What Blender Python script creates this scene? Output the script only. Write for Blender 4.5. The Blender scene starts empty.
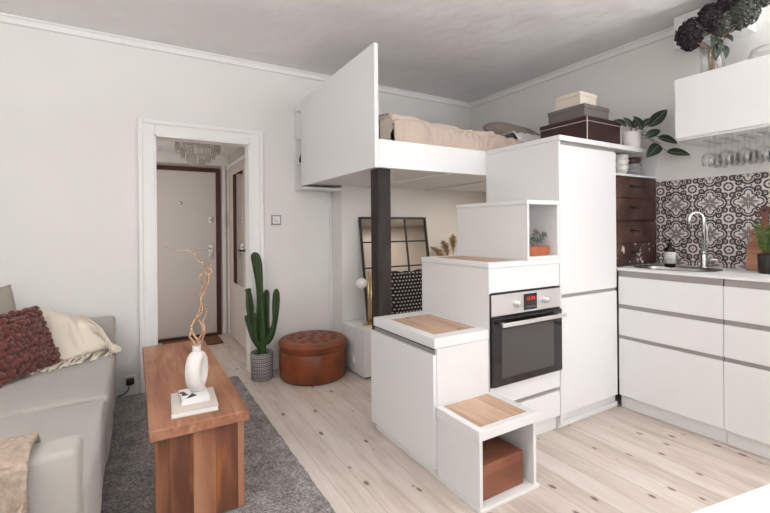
import bpy, bmesh, math, random
from mathutils import Vector, Matrix, noise
random.seed(7)
S = bpy.context.scene
COL = S.collection
PI = math.pi

# ------------------------------------------------------------ camera
cd = bpy.data.cameras.new('camera'); cam = bpy.data.objects.new('camera', cd); COL.objects.link(cam)
F, YAW, ROLL, SY, CH = 421.54, .5387, .0087, 28.47, 1.1833
cd.sensor_fit = 'HORIZONTAL'; cd.sensor_width = 36.0; cd.lens = F / 770 * 36
cd.shift_y = -SY / 770; cd.clip_start = .02; cd.clip_end = 60
cam.matrix_world = Matrix.Translation((0, 0, CH)) @ Matrix.Rotation(-YAW, 4, 'Z') @ Matrix.Rotation(PI / 2, 4, 'X') @ Matrix.Rotation(-ROLL, 4, 'Z')
S.camera = cam
# ------------------------------------------------------------ world, lights, exposure
W = bpy.data.worlds.new('world'); S.world = W; W.use_nodes = True
W.node_tree.nodes['Background'].inputs[0].default_value = (.86, .93, 1, 1)
W.node_tree.nodes['Background'].inputs[1].default_value = 1.6
S.view_settings.view_transform = 'Standard'; S.view_settings.look = 'None'
S.view_settings.gamma = 1; S.view_settings.use_curve_mapping = False
S.view_settings.exposure = -0.06
def area(name, loc, rot, sx, sy, p, col=(1, .98, .96)):
    l = bpy.data.lights.new(name, 'AREA'); l.shape = 'RECTANGLE'; l.size = sx; l.size_y = sy; l.energy = p; l.color = col
    o = bpy.data.objects.new(name, l); COL.objects.link(o); o.location = loc; o.rotation_euler = rot; return o
area('window_daylight', (-.45, -3.12, 1.45), (PI / 2, 0, 0), 1.5, 1.7, 31, (.93, .96, 1))
area('window_daylight', (1.95, -3.12, 1.45), (PI / 2, 0, 0), 1.5, 1.7, 31, (.93, .96, 1))

# ------------------------------------------------------------ materials
def lin(c):
    return tuple(((v / 255) / 12.92 if v / 255 <= .04045 else ((v / 255 + .055) / 1.055) ** 2.4) for v in c) + (1,)
class NT:
    def __init__(s, name):
        s.m = bpy.data.materials.new(name); s.m.use_nodes = True; s.t = s.m.node_tree
        s.b = s.t.nodes['Principled BSDF']
    def n(s, typ, **kw):
        n = s.t.nodes.new(typ)
        for k, v in kw.items(): setattr(n, k, v)
        return n
    def l(s, a, b): s.t.links.new(a, b)
    def put(s, v, sock):
        if hasattr(v, 'is_output') or hasattr(v, 'links'): s.l(v, sock)
        else: sock.default_value = v
    def M(s, op, a, b=0.0, c=None):
        n = s.n('ShaderNodeMath', operation=op); s.put(a, n.inputs[0]); s.put(b, n.inputs[1])
        if c is not None: s.put(c, n.inputs[2])
        return n.outputs[0]
    def mix(s, f, a, b, bt='MIX'):
        n = s.n('ShaderNodeMix', data_type='RGBA', blend_type=bt)
        s.put(f, n.inputs[0]); s.put(a, n.inputs[6]); s.put(b, n.inputs[7]); return n.outputs[2]
    def coord(s, kind='Object', scale=(1, 1, 1)):
        tc = s.n('ShaderNodeTexCoord'); mp = s.n('ShaderNodeMapping'); s.l(tc.outputs[kind], mp.inputs[0])
        mp.inputs['Scale'].default_value = scale; return mp.outputs[0]
    def noise(s, vec, scale, detail=3, rough=.5, w=None):
        n = s.n('ShaderNodeTexNoise'); s.l(vec, n.inputs['Vector']); n.inputs['Scale'].default_value = scale
        n.inputs['Detail'].default_value = detail; n.inputs['Roughness'].default_value = rough
        return n.outputs[0]
    def ramp(s, f, stops):
        r = s.n('ShaderNodeValToRGB'); s.l(f, r.inputs[0]); e = r.color_ramp.elements
        e[0].position, e[0].color = stops[0]; e[1].position, e[1].color = stops[-1]
        for p, c in stops[1:-1]:
            x = e.new(p); x.color = c
        return r.outputs[0]
    def sstep(s, x, a, b):
        n = s.n('ShaderNodeMapRange', interpolation_type='SMOOTHSTEP'); s.put(x, n.inputs[0])
        n.inputs[1].default_value = a; n.inputs[2].default_value = b; return n.outputs[0]
    def bump(s, h, st=.2, d=.01):
        b = s.n('ShaderNodeBump'); s.l(h, b.inputs['Height']); b.inputs['Strength'].default_value = st; b.inputs['Distance'].default_value = d
        s.l(b.outputs[0], s.b.inputs['Normal'])
    def base(s, col, rough=.5, metal=0):
        s.put(col, s.b.inputs['Base Color']); s.put(rough, s.b.inputs['Roughness']); s.b.inputs['Metallic'].default_value = metal
def mat(name, c, rough=.5, metal=0, var=0, vs=8, bump=0, bs=60, bd=.003, coat=0, trans=0, em=None, sheen=0, ior=None, alpha=None):
    t = NT(name); c1 = lin(c); t.base(c1, rough, metal)
    if var:
        v = t.coord(); f = t.noise(v, vs, 4)
        d = tuple(max(0, x * (1 - var)) for x in c1[:3]) + (1,); u = tuple(min(1, x * (1 + var)) for x in c1[:3]) + (1,)
        t.l(t.ramp(f, [(.3, d), (.7, u)]), t.b.inputs['Base Color'])
    if bump:
        v = t.coord(); t.bump(t.noise(v, bs, 3), bump, bd)
    if coat: t.b.inputs['Coat Weight'].default_value = coat
    if trans: t.b.inputs['Transmission Weight'].default_value = trans
    if sheen: t.b.inputs['Sheen Weight'].default_value = sheen
    if ior: t.b.inputs['IOR'].default_value = ior
    if alpha is not None: t.b.inputs['Alpha'].default_value = alpha
    if em: t.b.inputs['Emission Color'].default_value = lin(em[0]); t.b.inputs['Emission Strength'].default_value = em[1]
    return t.m
def wood(name, cols, across='X', along='Y', plank=.115, gapw=.02, gapc=(90, 75, 60), grain=1.0, knots=None, rough=.5, length=None, pvar=.12, stain=None, bumpy=.15, off=.37, knotscale=1.0, streak=0.5):
    t = NT(name); tc = t.n('ShaderNodeTexCoord'); sp = t.n('ShaderNodeSeparateXYZ'); t.l(tc.outputs['Object'], sp.inputs[0])
    ax = sp.outputs['XYZ'.index(across)]; al = sp.outputs['XYZ'.index(along)]
    third = sp.outputs['XYZ'.index([k for k in 'XYZ' if k not in (across, along)][0])]
    q = t.M('ADD', t.M('DIVIDE', ax, plank), off); idx = t.M('FLOOR', q); fr = t.M('FRACT', q)
    wn = t.n('ShaderNodeTexWhiteNoise', noise_dimensions='1D'); t.l(idx, wn.inputs['W']); rnd = wn.outputs[0]
    cb = t.n('ShaderNodeCombineXYZ'); t.l(t.M('ADD', ax, t.M('MULTIPLY', rnd, 3.1)), cb.inputs[0]); t.l(t.M('ADD', al, t.M('MULTIPLY', rnd, 11)), cb.inputs[1]); t.l(third, cb.inputs[2])
    mp = t.n('ShaderNodeMapping'); t.l(cb.outputs[0], mp.inputs[0]); mp.inputs['Scale'].default_value = (1, .09, 1)
    g = t.n('ShaderNodeTexNoise'); t.l(mp.outputs[0], g.inputs['Vector']); g.inputs['Scale'].default_value = 38 * grain; g.inputs['Detail'].default_value = 5; g.inputs['Distortion'].default_value = .8
    mp2 = t.n('ShaderNodeMapping'); t.l(cb.outputs[0], mp2.inputs[0]); mp2.inputs['Scale'].default_value = (1, .22, 1)
    g2 = t.n('ShaderNodeTexNoise'); t.l(mp2.outputs[0], g2.inputs['Vector']); g2.inputs['Scale'].default_value = 7 * grain; g2.inputs['Detail'].default_value = 3; g2.inputs['Distortion'].default_value = 1.2
    fac = t.M('ADD', t.M('MULTIPLY', g.outputs[0], streak), t.M('MULTIPLY', g2.outputs[0], 1 - streak))
    fac = t.M('ADD', fac, t.M('MULTIPLY', t.M('SUBTRACT', rnd, .5), pvar * 2))
    n = len(cols); c = t.ramp(fac, [(.3 + .4 * i / (n - 1), lin(cols[i])) for i in range(n)])
    if stain:
        v = t.n('ShaderNodeTexNoise'); t.l(mp2.outputs[0], v.inputs['Vector']); v.inputs['Scale'].default_value = 9; v.inputs['Detail'].default_value = 2
        c = t.mix(t.sstep(v.outputs[0], .57, .68), c, lin(stain))
    if knots:
        mk = t.n('ShaderNodeMapping'); t.l(cb.outputs[0], mk.inputs[0]); mk.inputs['Scale'].default_value = (1, .55, .0)
        vo = t.n('ShaderNodeTexVoronoi', voronoi_dimensions='2D'); t.l(mk.outputs[0], vo.inputs['Vector']); vo.inputs['Scale'].default_value = 9.5 * knotscale
        gate = t.n('ShaderNodeSeparateColor'); t.l(vo.outputs['Color'], gate.inputs[0])
        rad = t.M('MULTIPLY', t.sstep(gate.outputs[0], .66, 1.0), .15)
        d = t.M('ADD', vo.outputs['Distance'], t.M('MULTIPLY', t.M('SUBTRACT', g.outputs[0], .5), .06))
        core = t.M('SUBTRACT', 1, t.sstep(t.M('SUBTRACT', d, rad), -.06, .0))
        core = t.M('MULTIPLY', core, t.M('GREATER_THAN', rad, .03))
        ring = t.M('MULTIPLY', t.M('SUBTRACT', 1, t.sstep(t.M('SUBTRACT', d, rad), -.02, .08)), t.M('GREATER_THAN', rad, .03))
        c = t.mix(t.M('MULTIPLY', ring, .35), c, lin(knots[1])); c = t.mix(t.M('MULTIPLY', core, .85), c, lin(knots[0]))
    if gapw:
        e = t.M('MINIMUM', fr, t.M('SUBTRACT', 1, fr)); gp = t.M('SUBTRACT', 1, t.sstep(e, gapw * .4, gapw))
        c = t.mix(t.M('MULTIPLY', gp, .55), c, lin(gapc))
    t.base(c, rough)
    t.bump(g.outputs[0], bumpy, .002)
    return t.m
M = {}
M['wall'] = mat('wall_paint', (234, 231, 227), .85, var=.02, vs=1.5, bump=.08, bs=90)
M['ceil'] = mat('ceiling_paint', (240, 238, 237), .9, var=.03, vs=1.2, bump=.5, bs=2.6, bd=.06)
M['trim'] = mat('trim_paint', (240, 238, 235), .45)
M['white'] = mat('white_lacquer', (232, 231, 230), .35, bump=.02, bs=15, bd=.002)
M['whitepaint'] = mat('brushed_white_paint', (230, 228, 226), .5, var=.02, vs=4, bump=.08, bs=25, bd=.002)
M['alu'] = mat('grip_aluminium', (158, 152, 148), .5, .15)
M['steel'] = mat('steel', (222, 220, 218), .35, .7)
M['sinksteel'] = mat('brushed_sink_steel', (176, 172, 168), .25, 1)
M['chrome'] = mat('chrome', (225, 225, 225), .08, 1)
M['brass'] = mat('brass', (216, 190, 140), .3, 1)
M['black'] = mat('black_metal', (24, 22, 22), .45)
M['blackglass'] = mat('black_glass', (14, 13, 13), .06, coat=.5)
M['ovenwin'] = mat('oven_window', (70, 66, 64), .08, coat=.5)
M['dark'] = mat('dark_gap', (40, 38, 38), .7)
M['floor'] = wood('whitewashed_pine', [(190, 173, 161), (212, 197, 186), (224, 213, 204)], plank=.118, gapw=.02, gapc=(156, 134, 118), knots=((104, 80, 70), (176, 148, 130)), rough=.45, pvar=.08, knotscale=1.25)
M['step'] = wood('oiled_pine', [(176, 142, 116), (202, 170, 144), (216, 188, 164)], plank=.09, gapw=.018, gapc=(120, 90, 70), knots=((100, 62, 42), (150, 110, 84)), rough=.5, pvar=.1, knotscale=1.3)
M['teak'] = wood('reclaimed_wood', [(96, 56, 38), (158, 106, 78), (192, 146, 116)], plank=.9, gapw=.0, rough=.5, pvar=.14, knots=((60, 34, 24), (110, 66, 44)), knotscale=.45, grain=.8, streak=.38)
M['teakv'] = wood('reclaimed_wood_upright', [(100, 58, 38), (150, 98, 70), (180, 130, 100)], across='X', along='Z', plank=.085, gapw=.018, gapc=(60, 34, 24), rough=.5, pvar=.16, stain=(168, 100, 44), grain=.7, streak=.35)
M['walnut'] = wood('walnut_box', [(66, 34, 22), (112, 64, 44), (146, 92, 66)], across='Z', along='X', plank=1, gapw=0, rough=.45, pvar=0, grain=.6, streak=.2)
M['board'] = wood('cutting_board_wood', [(80, 48, 34), (118, 76, 54), (150, 104, 78)], across='Y', along='Z', plank=.3, gapw=0, rough=.5)
M['darkwood'] = wood('old_dark_post', [(30, 23, 20), (52, 42, 38), (76, 62, 56)], across='X', along='Z', plank=.4, gapw=0, rough=.7, bumpy=.6, grain=1.6)
M['sofa'] = mat('linen_greige', (172, 166, 159), .9, var=.04, vs=3, bump=.35, bs=220, bd=.002, sheen=.2)
M['cushion'] = mat('grey_cushion', (168, 160, 150), .9, bump=.3, bs=200, bd=.002)
M['red'] = mat('rust_wool', (98, 46, 36), .85, var=.2, vs=40, bump=.5, bs=150, bd=.003, sheen=.3)
M['cream'] = mat('cream_wool', (226, 214, 198), .9, var=.03, vs=8, bump=.4, bs=180, bd=.002)
M['boucle'] = mat('tan_boucle', (170, 152, 136), .95, var=.22, vs=55, bump=.9, bs=110, bd=.006)
M['bed'] = mat('beige_linen', (196, 178, 164), .9, var=.07, vs=5, bump=.4, bs=120, bd=.002)
M['bedgrey'] = mat('grey_brown_linen', (150, 138, 128), .9, var=.05, vs=5, bump=.4, bs=120, bd=.002)
M['sheet'] = mat('white_sheet', (232, 228, 226), .85)
M['leather'] = mat('cognac_leather', (122, 60, 30), .42, var=.32, vs=9, bump=.1, bs=60, bd=.002)
M['cactus'] = mat('cactus_green', (46, 68, 30), .5, var=.25, vs=14)
M['leaf'] = mat('dark_leaf', (36, 52, 34), .45, var=.2, vs=30)
M['leafrib'] = mat('pale_rib', (160, 170, 140), .5)
M['herb'] = mat('herb_green', (88, 120, 56), .6, var=.3, vs=30)
M['euca'] = mat('eucalyptus', (86, 96, 84), .6, var=.2, vs=30)
M['terra'] = mat('terracotta', (176, 98, 66), .8, var=.1, vs=20)
M['plaster'] = mat('matte_white_ceramic', (226, 220, 216), .7, bump=.1, bs=60, bd=.001)
M['book'] = mat('book_cream', (214, 204, 192), .7)
M['bookw'] = mat('book_white', (240, 238, 234), .6)
M['ink'] = mat('book_ink', (60, 60, 60), .7)
M['twig'] = mat('twig', (184, 148, 120), .7, var=.12, vs=40)
M['bowlw'] = mat('bowl_white', (216, 212, 206), .35)
M['bowlc'] = mat('bowl_cream', (208, 196, 182), .4)
M['bowlg'] = mat('bowl_grey', (160, 160, 160), .35)
M['bowlb'] = mat('bowl_brown', (78, 58, 52), .35)
M['boxdark'] = mat('brown_leather_box', (52, 28, 24), .4, var=.15, vs=12, coat=.2)
M['boxgrey'] = mat('grey_card', (112, 104, 100), .7)
M['boxcream'] = mat('cream_card', (222, 210, 194), .7)
M['soap'] = mat('soap_bottle', (26, 20, 18), .15)
M['label'] = mat('label_paper', (220, 216, 210), .7)
M['petal'] = mat('dried_plum_petal', (46, 34, 38), .8, var=.4, vs=60)
M['petalg'] = mat('dried_grey_green_petal', (84, 86, 78), .8, var=.3, vs=60)
M['globe'] = mat('opal_glass', (240, 238, 232), .3)
M['pampas'] = mat('pampas', (190, 158, 124), .95, var=.15, vs=30)
M['mirror'] = mat('mirror', (205, 198, 190), .03, 1)
M['brown'] = mat('brown_frame', (74, 34, 26), .45)
M['doorw'] = mat('front_door_white', (214, 206, 200), .5)
M['hallwall'] = mat('hall_wall_paint', (206, 196, 186), .8)
M['mat'] = mat('coir', (112, 78, 54), .95, bump=.8, bs=150, var=.2, vs=60)
def glass_mat():
    t = NT('clear_glass'); lw = t.n('ShaderNodeLayerWeight'); lw.inputs[0].default_value = .45
    tr = t.n('ShaderNodeBsdfTransparent'); tr.inputs[0].default_value = (.96, .965, .96, 1); gl = t.n('ShaderNodeBsdfGlossy'); gl.inputs['Roughness'].default_value = .03
    mx = t.n('ShaderNodeMixShader'); t.l(t.M('ADD', t.M('MULTIPLY', t.M('POWER', lw.outputs['Facing'], 2.0), .5), .06), mx.inputs[0]); t.l(tr.outputs[0], mx.inputs[1]); t.l(gl.outputs[0], mx.inputs[2])
    t.l(mx.outputs[0], t.t.nodes['Material Output'].inputs[0]); return t.m
M['shellglass'] = glass_mat()
M['crystal'] = mat('crystal', (235, 230, 225), .08, trans=.6, ior=1.5)
M['table'] = mat('table_white', (244, 243, 242), .4)
M['led'] = mat('red_digits', (255, 60, 60), .5, em=((255, 50, 60), .7))
M['concrete'] = mat('white_wire', (225, 225, 225), .4)
def rug_mat():
    t = NT('rug_pile'); v = t.coord(); n1 = t.noise(v, 95, 4, .75); n2 = t.noise(v, 10, 2)
    f = t.M('ADD', t.M('MULTIPLY', n1, .8), t.M('MULTIPLY', n2, .2))
    t.base(t.ramp(f, [(.36, lin((100, 94, 93))), (.5, lin((160, 153, 151))), (.64, lin((212, 206, 204)))]), .95); t.bump(n1, 1, .012); return t.m
M['rug'] = rug_mat()
def pot_mat():
    # grey pot with an all-over pattern of pale interlocking ovals
    t = NT('patterned_pot'); tc = t.n('ShaderNodeTexCoord'); sp = t.n('ShaderNodeSeparateXYZ'); t.l(tc.outputs['Object'], sp.inputs[0])
    an = t.M('MULTIPLY', t.M('ARCTAN2', sp.outputs[1], sp.outputs[0]), 20 / (2 * PI)); zz = t.M('MULTIPLY', sp.outputs[2], 34)
    row = t.M('FLOOR', zz); a2 = t.M('ADD', an, t.M('MULTIPLY', t.M('MODULO', row, 2), .5))
    u = t.M('SUBTRACT', t.M('FRACT', a2), .5); w = t.M('SUBTRACT', t.M('FRACT', zz), .5)
    r = t.M('SQRT', t.M('ADD', t.M('MULTIPLY', u, u), t.M('MULTIPLY', w, w)))
    k = t.M('SUBTRACT', 1, t.sstep(t.M('ABSOLUTE', t.M('SUBTRACT', r, .33)), .07, .13))
    t.base(t.mix(k, lin((84, 80, 78)), lin((186, 180, 174))), .6); return t.m
M['pot'] = pot_mat()
def dash_mat():
    t = NT('black_dash_fabric'); tc = t.n('ShaderNodeTexCoord'); sp = t.n('ShaderNodeSeparateXYZ'); t.l(tc.outputs['Object'], sp.inputs[0])
    a = t.M('MULTIPLY', sp.outputs[0], 30); b = t.M('MULTIPLY', sp.outputs[2], 34)
    row = t.M('FLOOR', b); a = t.M('ADD', a, t.M('MULTIPLY', t.M('MODULO', row, 2), .5))
    u = t.M('ABSOLUTE', t.M('SUBTRACT', t.M('FRACT', a), .5)); w = t.M('ABSOLUTE', t.M('SUBTRACT', t.M('FRACT', b), .5))
    k = t.M('MULTIPLY', t.M('LESS_THAN', u, .24), t.M('LESS_THAN', w, .17))
    t.base(t.mix(k, lin((26, 23, 24)), lin((190, 184, 178))), .9); return t.m
M['dash'] = dash_mat()
def rust_mat(z0, worn):
    t = NT('rusted_drawer_metal'); v = t.coord(); n1 = t.noise(v, 7, 5, .6); n2 = t.noise(v, 22, 4, .6)
    c = t.ramp(n1, [(.3, lin((46, 28, 24))), (.55, lin((76, 50, 42))), (.75, lin((108, 80, 70)))])
    if worn: c = t.mix(t.sstep(n2, .60, .64), c, lin((206, 196, 188)))
    t.base(c, .55, .1); t.bump(n2, .2, .002); return t.m
M['rust'] = rust_mat(0, False); M['rustworn'] = rust_mat(0, True)
def tile_mat():
    # cement tile: eight-petal star in a lobed medallion, scrolls in the corners (period .2 m), coordinates y,z of the wall
    t = NT('patterned_cement_tile'); tc = t.n('ShaderNodeTexCoord'); sp = t.n('ShaderNodeSeparateXYZ'); t.l(tc.outputs['Object'], sp.inputs[0])
    P = .2
    def fold(c, c0):
        q = t.M('ADD', t.M('DIVIDE', t.M('SUBTRACT', c, c0), P), 100.5); return t.M('SUBTRACT', t.M('FRACT', q), .5)
    px = fold(sp.outputs[1], 0.0); py = fold(sp.outputs[2], 0.0)
    ax = t.M('ABSOLUTE', px); ay = t.M('ABSOLUTE', py)
    a = t.M('MAXIMUM', ax, ay); b = t.M('MINIMUM', ax, ay)
    r = t.M('SQRT', t.M('ADD', t.M('MULTIPLY', a, a), t.M('MULTIPLY', b, b)))
    def dist(cx, cy):
        x = t.M('SUBTRACT', a, cx); y = t.M('SUBTRACT', b, cy); return t.M('SQRT', t.M('ADD', t.M('MULTIPLY', x, x), t.M('MULTIPLY', y, y)))
    def band(d, w, s=.008): return t.M('SUBTRACT', 1, t.sstep(t.M('ABSOLUTE', d), w - s, w + s))
    def disc(d, rr, s=.008): return t.M('SUBTRACT', 1, t.sstep(d, rr - s, rr + s))
    # medallion outline: union of a centre disc, four axis lobes and four diagonal steps
    D = t.M('MINIMUM', t.M('SUBTRACT', r, .30), t.M('SUBTRACT', dist(.27, 0), .135))
    D = t.M('MINIMUM', D, t.M('SUBTRACT', dist(.235, .235), .075))
    dark = t.M('MAXIMUM', band(t.M('SUBTRACT', D, .040), .030), band(t.M('ADD', D, .036), .020))
    # scrolls outside
    dark = t.M('MAXIMUM', dark, band(t.M('SUBTRACT', dist(.40, .235), .064), .027))
    dark = t.M('MAXIMUM', dark, disc(dist(.40, .235), .02))
    dark = t.M('MAXIMUM', dark, band(t.M('SUBTRACT', dist(.5, .5), .115), .026))
    dark = t.M('MAXIMUM', dark, disc(dist(.5, .5), .035))
    dark = t.M('MAXIMUM', dark, disc(dist(.5, .08), .03))
    # eight petals
    th = t.M('ARCTAN2', b, a)
    ph = t.M('MINIMUM', th, t.M('SUBTRACT', PI / 4, th))
    side = t.M('MULTIPLY', r, t.M('SINE', ph))
    prof = t.M('MULTIPLY', t.M('SINE', t.M('MINIMUM', t.M('MULTIPLY', r, PI / .27), PI)), .036)
    e = t.M('SUBTRACT', side, prof)
    pet = t.M('MULTIPLY', t.M('SUBTRACT', 1, t.sstep(e, -.006, .006)), t.M('LESS_THAN', r, .265))
    line = t.M('MULTIPLY', t.M('SUBTRACT', 1, t.sstep(t.M('ABSOLUTE', e), .007, .016)), t.M('LESS_THAN', r, .27))
    cen = disc(r, .03)
    pale, dk, mid = lin((214, 206, 200)), lin((66, 56, 56)), lin((112, 102, 100))
    c = t.mix(t.M('MULTIPLY', pet, .9), pale, mid)
    c = t.mix(t.M('MULTIPLY', line, .45), c, dk); c = t.mix(dark, c, dk); c = t.mix(t.M('MULTIPLY', cen, .6), c, pale)
    g1 = t.M('MINIMUM', t.M('ABSOLUTE', px), t.M('SUBTRACT', .5, ax)); g2 = t.M('MINIMUM', ay, t.M('SUBTRACT', .5, ay))
    gr = t.M('SUBTRACT', 1, t.sstep(t.M('MINIMUM', g1, g2), .003, .007))
    c = t.mix(t.M('MULTIPLY', gr, .55), c, lin((226, 220, 214)))
    t.base(c, .4); t.bump(gr, -.3, .001) if False else None
    return t.m
M['tile'] = tile_mat()

# ------------------------------------------------------------ mesh helpers
ORG = {}
def tag(o, label=None, cat=None, group=None, kind=None):
    if label: o['label'] = label
    if cat: o['category'] = cat
    if group: o['group'] = group
    if kind: o['kind'] = kind
    return o
def thing(name, label, cat, loc, group=None, rz=0):
    o = bpy.data.objects.new(name, None); COL.objects.link(o); o.location = loc; o.rotation_euler.z = rz
    o.empty_display_size = .05; ORG[o] = Vector(loc); return tag(o, label, cat, group)
class MB:
    def __init__(s): s.bm = bmesh.new()
    def merge(s, b2, mtx=None, smooth=False):
        if mtx is not None: bmesh.ops.transform(b2, matrix=mtx, verts=b2.verts)
        if smooth:
            for f in b2.faces: f.smooth = True
        me = bpy.data.meshes.new('t'); b2.to_mesh(me); b2.free(); s.bm.from_mesh(me); bpy.data.meshes.remove(me); return s
    def box(s, x0, x1, y0, y1, z0, z1, bv=.002, seg=1, mtx=None, smooth=False, sub=0):
        b = bmesh.new(); bmesh.ops.create_cube(b, size=1)
        for v in b.verts: v.co = Vector(((x0 + x1) / 2 + v.co.x * (x1 - x0), (y0 + y1) / 2 + v.co.y * (y1 - y0), (z0 + z1) / 2 + v.co.z * (z1 - z0)))
        bv = min(bv, .45 * min(abs(x1 - x0), abs(y1 - y0), abs(z1 - z0)))
        if bv > 0: bmesh.ops.bevel(b, geom=b.edges[:], offset=bv, segments=seg, affect='EDGES', profile=.5)
        return s.merge(b, mtx, smooth)
    def tube(s, pts, r, n=8, caps=True, smooth=True, star=0, mtx=None):
        b = bmesh.new(); pts = [Vector(p) for p in pts]; rs = r if isinstance(r, (list, tuple)) else [r] * len(pts); rings = []
        up = None
        for i, p in enumerate(pts):
            d = (pts[min(i + 1, len(pts) - 1)] - pts[max(i - 1, 0)]).normalized()
            if up is None: up = Vector((0, 0, 1)) if abs(d.z) < .9 else Vector((1, 0, 0))
            a = d.cross(up).normalized(); c = a.cross(d).normalized(); up = c
            ring = []
            for k in range(n):
                an = 2 * PI * k / n; rr = rs[i] * (1 + (star if k % 2 else -star))
                ring.append(b.verts.new(p + (a * math.cos(an) + c * math.sin(an)) * rr))
            rings.append(ring)
        for i in range(len(rings) - 1):
            for k in range(n): b.faces.new((rings[i][k], rings[i][(k + 1) % n], rings[i + 1][(k + 1) % n], rings[i + 1][k]))
        if caps: b.faces.new(rings[0][::-1]); b.faces.new(rings[-1])
        bmesh.ops.recalc_face_normals(b, faces=b.faces); return s.merge(b, mtx, smooth)
    def lathe(s, prof, c, n=32, sx=1, sy=1, smooth=True, mtx=None, rib=0, ribn=0):
        b = bmesh.new(); rings = []
        for (r, z) in prof:
            if r < 1e-5: rings.append([b.verts.new((c[0], c[1], c[2] + z))])
            else: rings.append([b.verts.new((c[0] + r * (1 + (rib * math.cos(ribn * 2 * PI * k / n) if ribn else 0)) * sx * math.cos(2 * PI * k / n), c[1] + r * sy * (1 + (rib * math.cos(ribn * 2 * PI * k / n) if ribn else 0)) * math.sin(2 * PI * k / n), c[2] + z)) for k in range(n)])
        for i in range(len(rings) - 1):
            A, B = rings[i], rings[i + 1]
            if len(A) == 1 and len(B) == 1: continue
            for k in range(n):
                k2 = (k + 1) % n
                if len(A) == 1: b.faces.new((A[0], B[k2], B[k]))
                elif len(B) == 1: b.faces.new((A[k], A[k2], B[0]))
                else: b.faces.new((A[k], A[k2], B[k2], B[k]))
        for R in (rings[0], rings[-1]):
            if len(R) > 1 and prof[0] != prof[-1]:
                try: b.faces.new(R)
                except ValueError: pass
        bmesh.ops.recalc_face_normals(b, faces=b.faces); return s.merge(b, mtx, smooth)
    def blob(s, c, r, sub=2, mtx=None, jit=0):
        b = bmesh.new(); bmesh.ops.create_icosphere(b, subdivisions=sub, radius=1)
        r = r if isinstance(r, (tuple, list)) else (r, r, r)
        for v in b.verts:
            k = 1 + (jit * noise.noise(v.co * 2.5 + Vector(c) * 40) if jit else 0); v.co = Vector((v.co.x * r[0] * k, v.co.y * r[1] * k, v.co.z * r[2] * k))
        m = (mtx if mtx is not None else Matrix()); m = Matrix.Translation(c) @ m
        return s.merge(b, m, True)
    def surf(s, fn, nu, nv, th=0, smooth=True, closeu=False):
        b = bmesh.new(); g = [[b.verts.new(fn(i / nu, j / nv)) for j in range(nv + 1)] for i in range(nu + 1)]
        for i in range(nu):
            for j in range(nv): b.faces.new((g[i][j], g[i + 1][j], g[i + 1][j + 1], g[i][j + 1]))
        if th:
            b.normal_update(); h = [[b.verts.new(v.co + v.normal * th) for v in row] for row in g]
            for i in range(nu):
                for j in range(nv): b.faces.new((h[i][j], h[i][j + 1], h[i + 1][j + 1], h[i + 1][j]))
            for i in range(nu): b.faces.new((g[i][0], h[i][0], h[i + 1][0], g[i + 1][0])); b.faces.new((g[i][nv], g[i + 1][nv], h[i + 1][nv], h[i][nv]))
            for j in range(nv): b.faces.new((g[0][j], g[0][j + 1], h[0][j + 1], h[0][j])); b.faces.new((g[nu][j], h[nu][j], h[nu][j + 1], g[nu][j + 1]))
            bmesh.ops.recalc_face_normals(b, faces=b.faces)
        return s.merge(b, None, smooth)
    def poly(s, pts, vec, bv=0):
        b = bmesh.new(); vs = [b.verts.new(p) for p in pts]; f = b.faces.new(vs)
        e = bmesh.ops.extrude_face_region(b, geom=[f]); bmesh.ops.translate(b, vec=vec, verts=[x for x in e['geom'] if isinstance(x, bmesh.types.BMVert)])
        bmesh.ops.recalc_face_normals(b, faces=b.faces)
        if bv: bmesh.ops.bevel(b, geom=b.edges[:], offset=bv, segments=2, affect='EDGES')
        return s.merge(b)
    def build(s, name, m, parent=None, origin=None):
        root = parent; off = Vector((0, 0, 0)); chain = parent
        if parent is not None: off = ORG[parent]
        elif origin is not None: off = Vector(origin)
        else:
            vs = [v.co for v in s.bm.verts]; off = Vector(((min(v.x for v in vs) + max(v.x for v in vs)) / 2, (min(v.y for v in vs) + max(v.y for v in vs)) / 2, min(v.z for v in vs)))
        bmesh.ops.translate(s.bm, vec=-off, verts=s.bm.verts)
        me = bpy.data.meshes.new(name); s.bm.to_mesh(me); s.bm.free(); me.materials.append(M[m] if isinstance(m, str) else m)
        o = bpy.data.objects.new(name, me); COL.objects.link(o)
        if parent is not None: o.parent = parent
        else: o.location = off
        ORG[o] = off; return o
def bx(name, m, parent, *a, **k): return MB().box(*a, **k).build(name, m, parent)
def struct(mb, name, m, parent=None, origin=(0, 0, 0)):
    o = mb.build(name, m, parent, origin if parent is None else None)
    if parent is None: o['kind'] = 'structure'
    return o
def copy_tree(o, parent=None):
    c = o.copy(); COL.objects.link(c); c.parent = parent; ORG[c] = ORG[o]
    for ch in list(o.children): copy_tree(ch, c)
    return c
RV = Vector((.858, -.513, 0))      # a direction across the room, for things that lean or spread sideways
def nz(x, y, z, s=1): return noise.noise(Vector((x, y, z)) * s)

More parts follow.
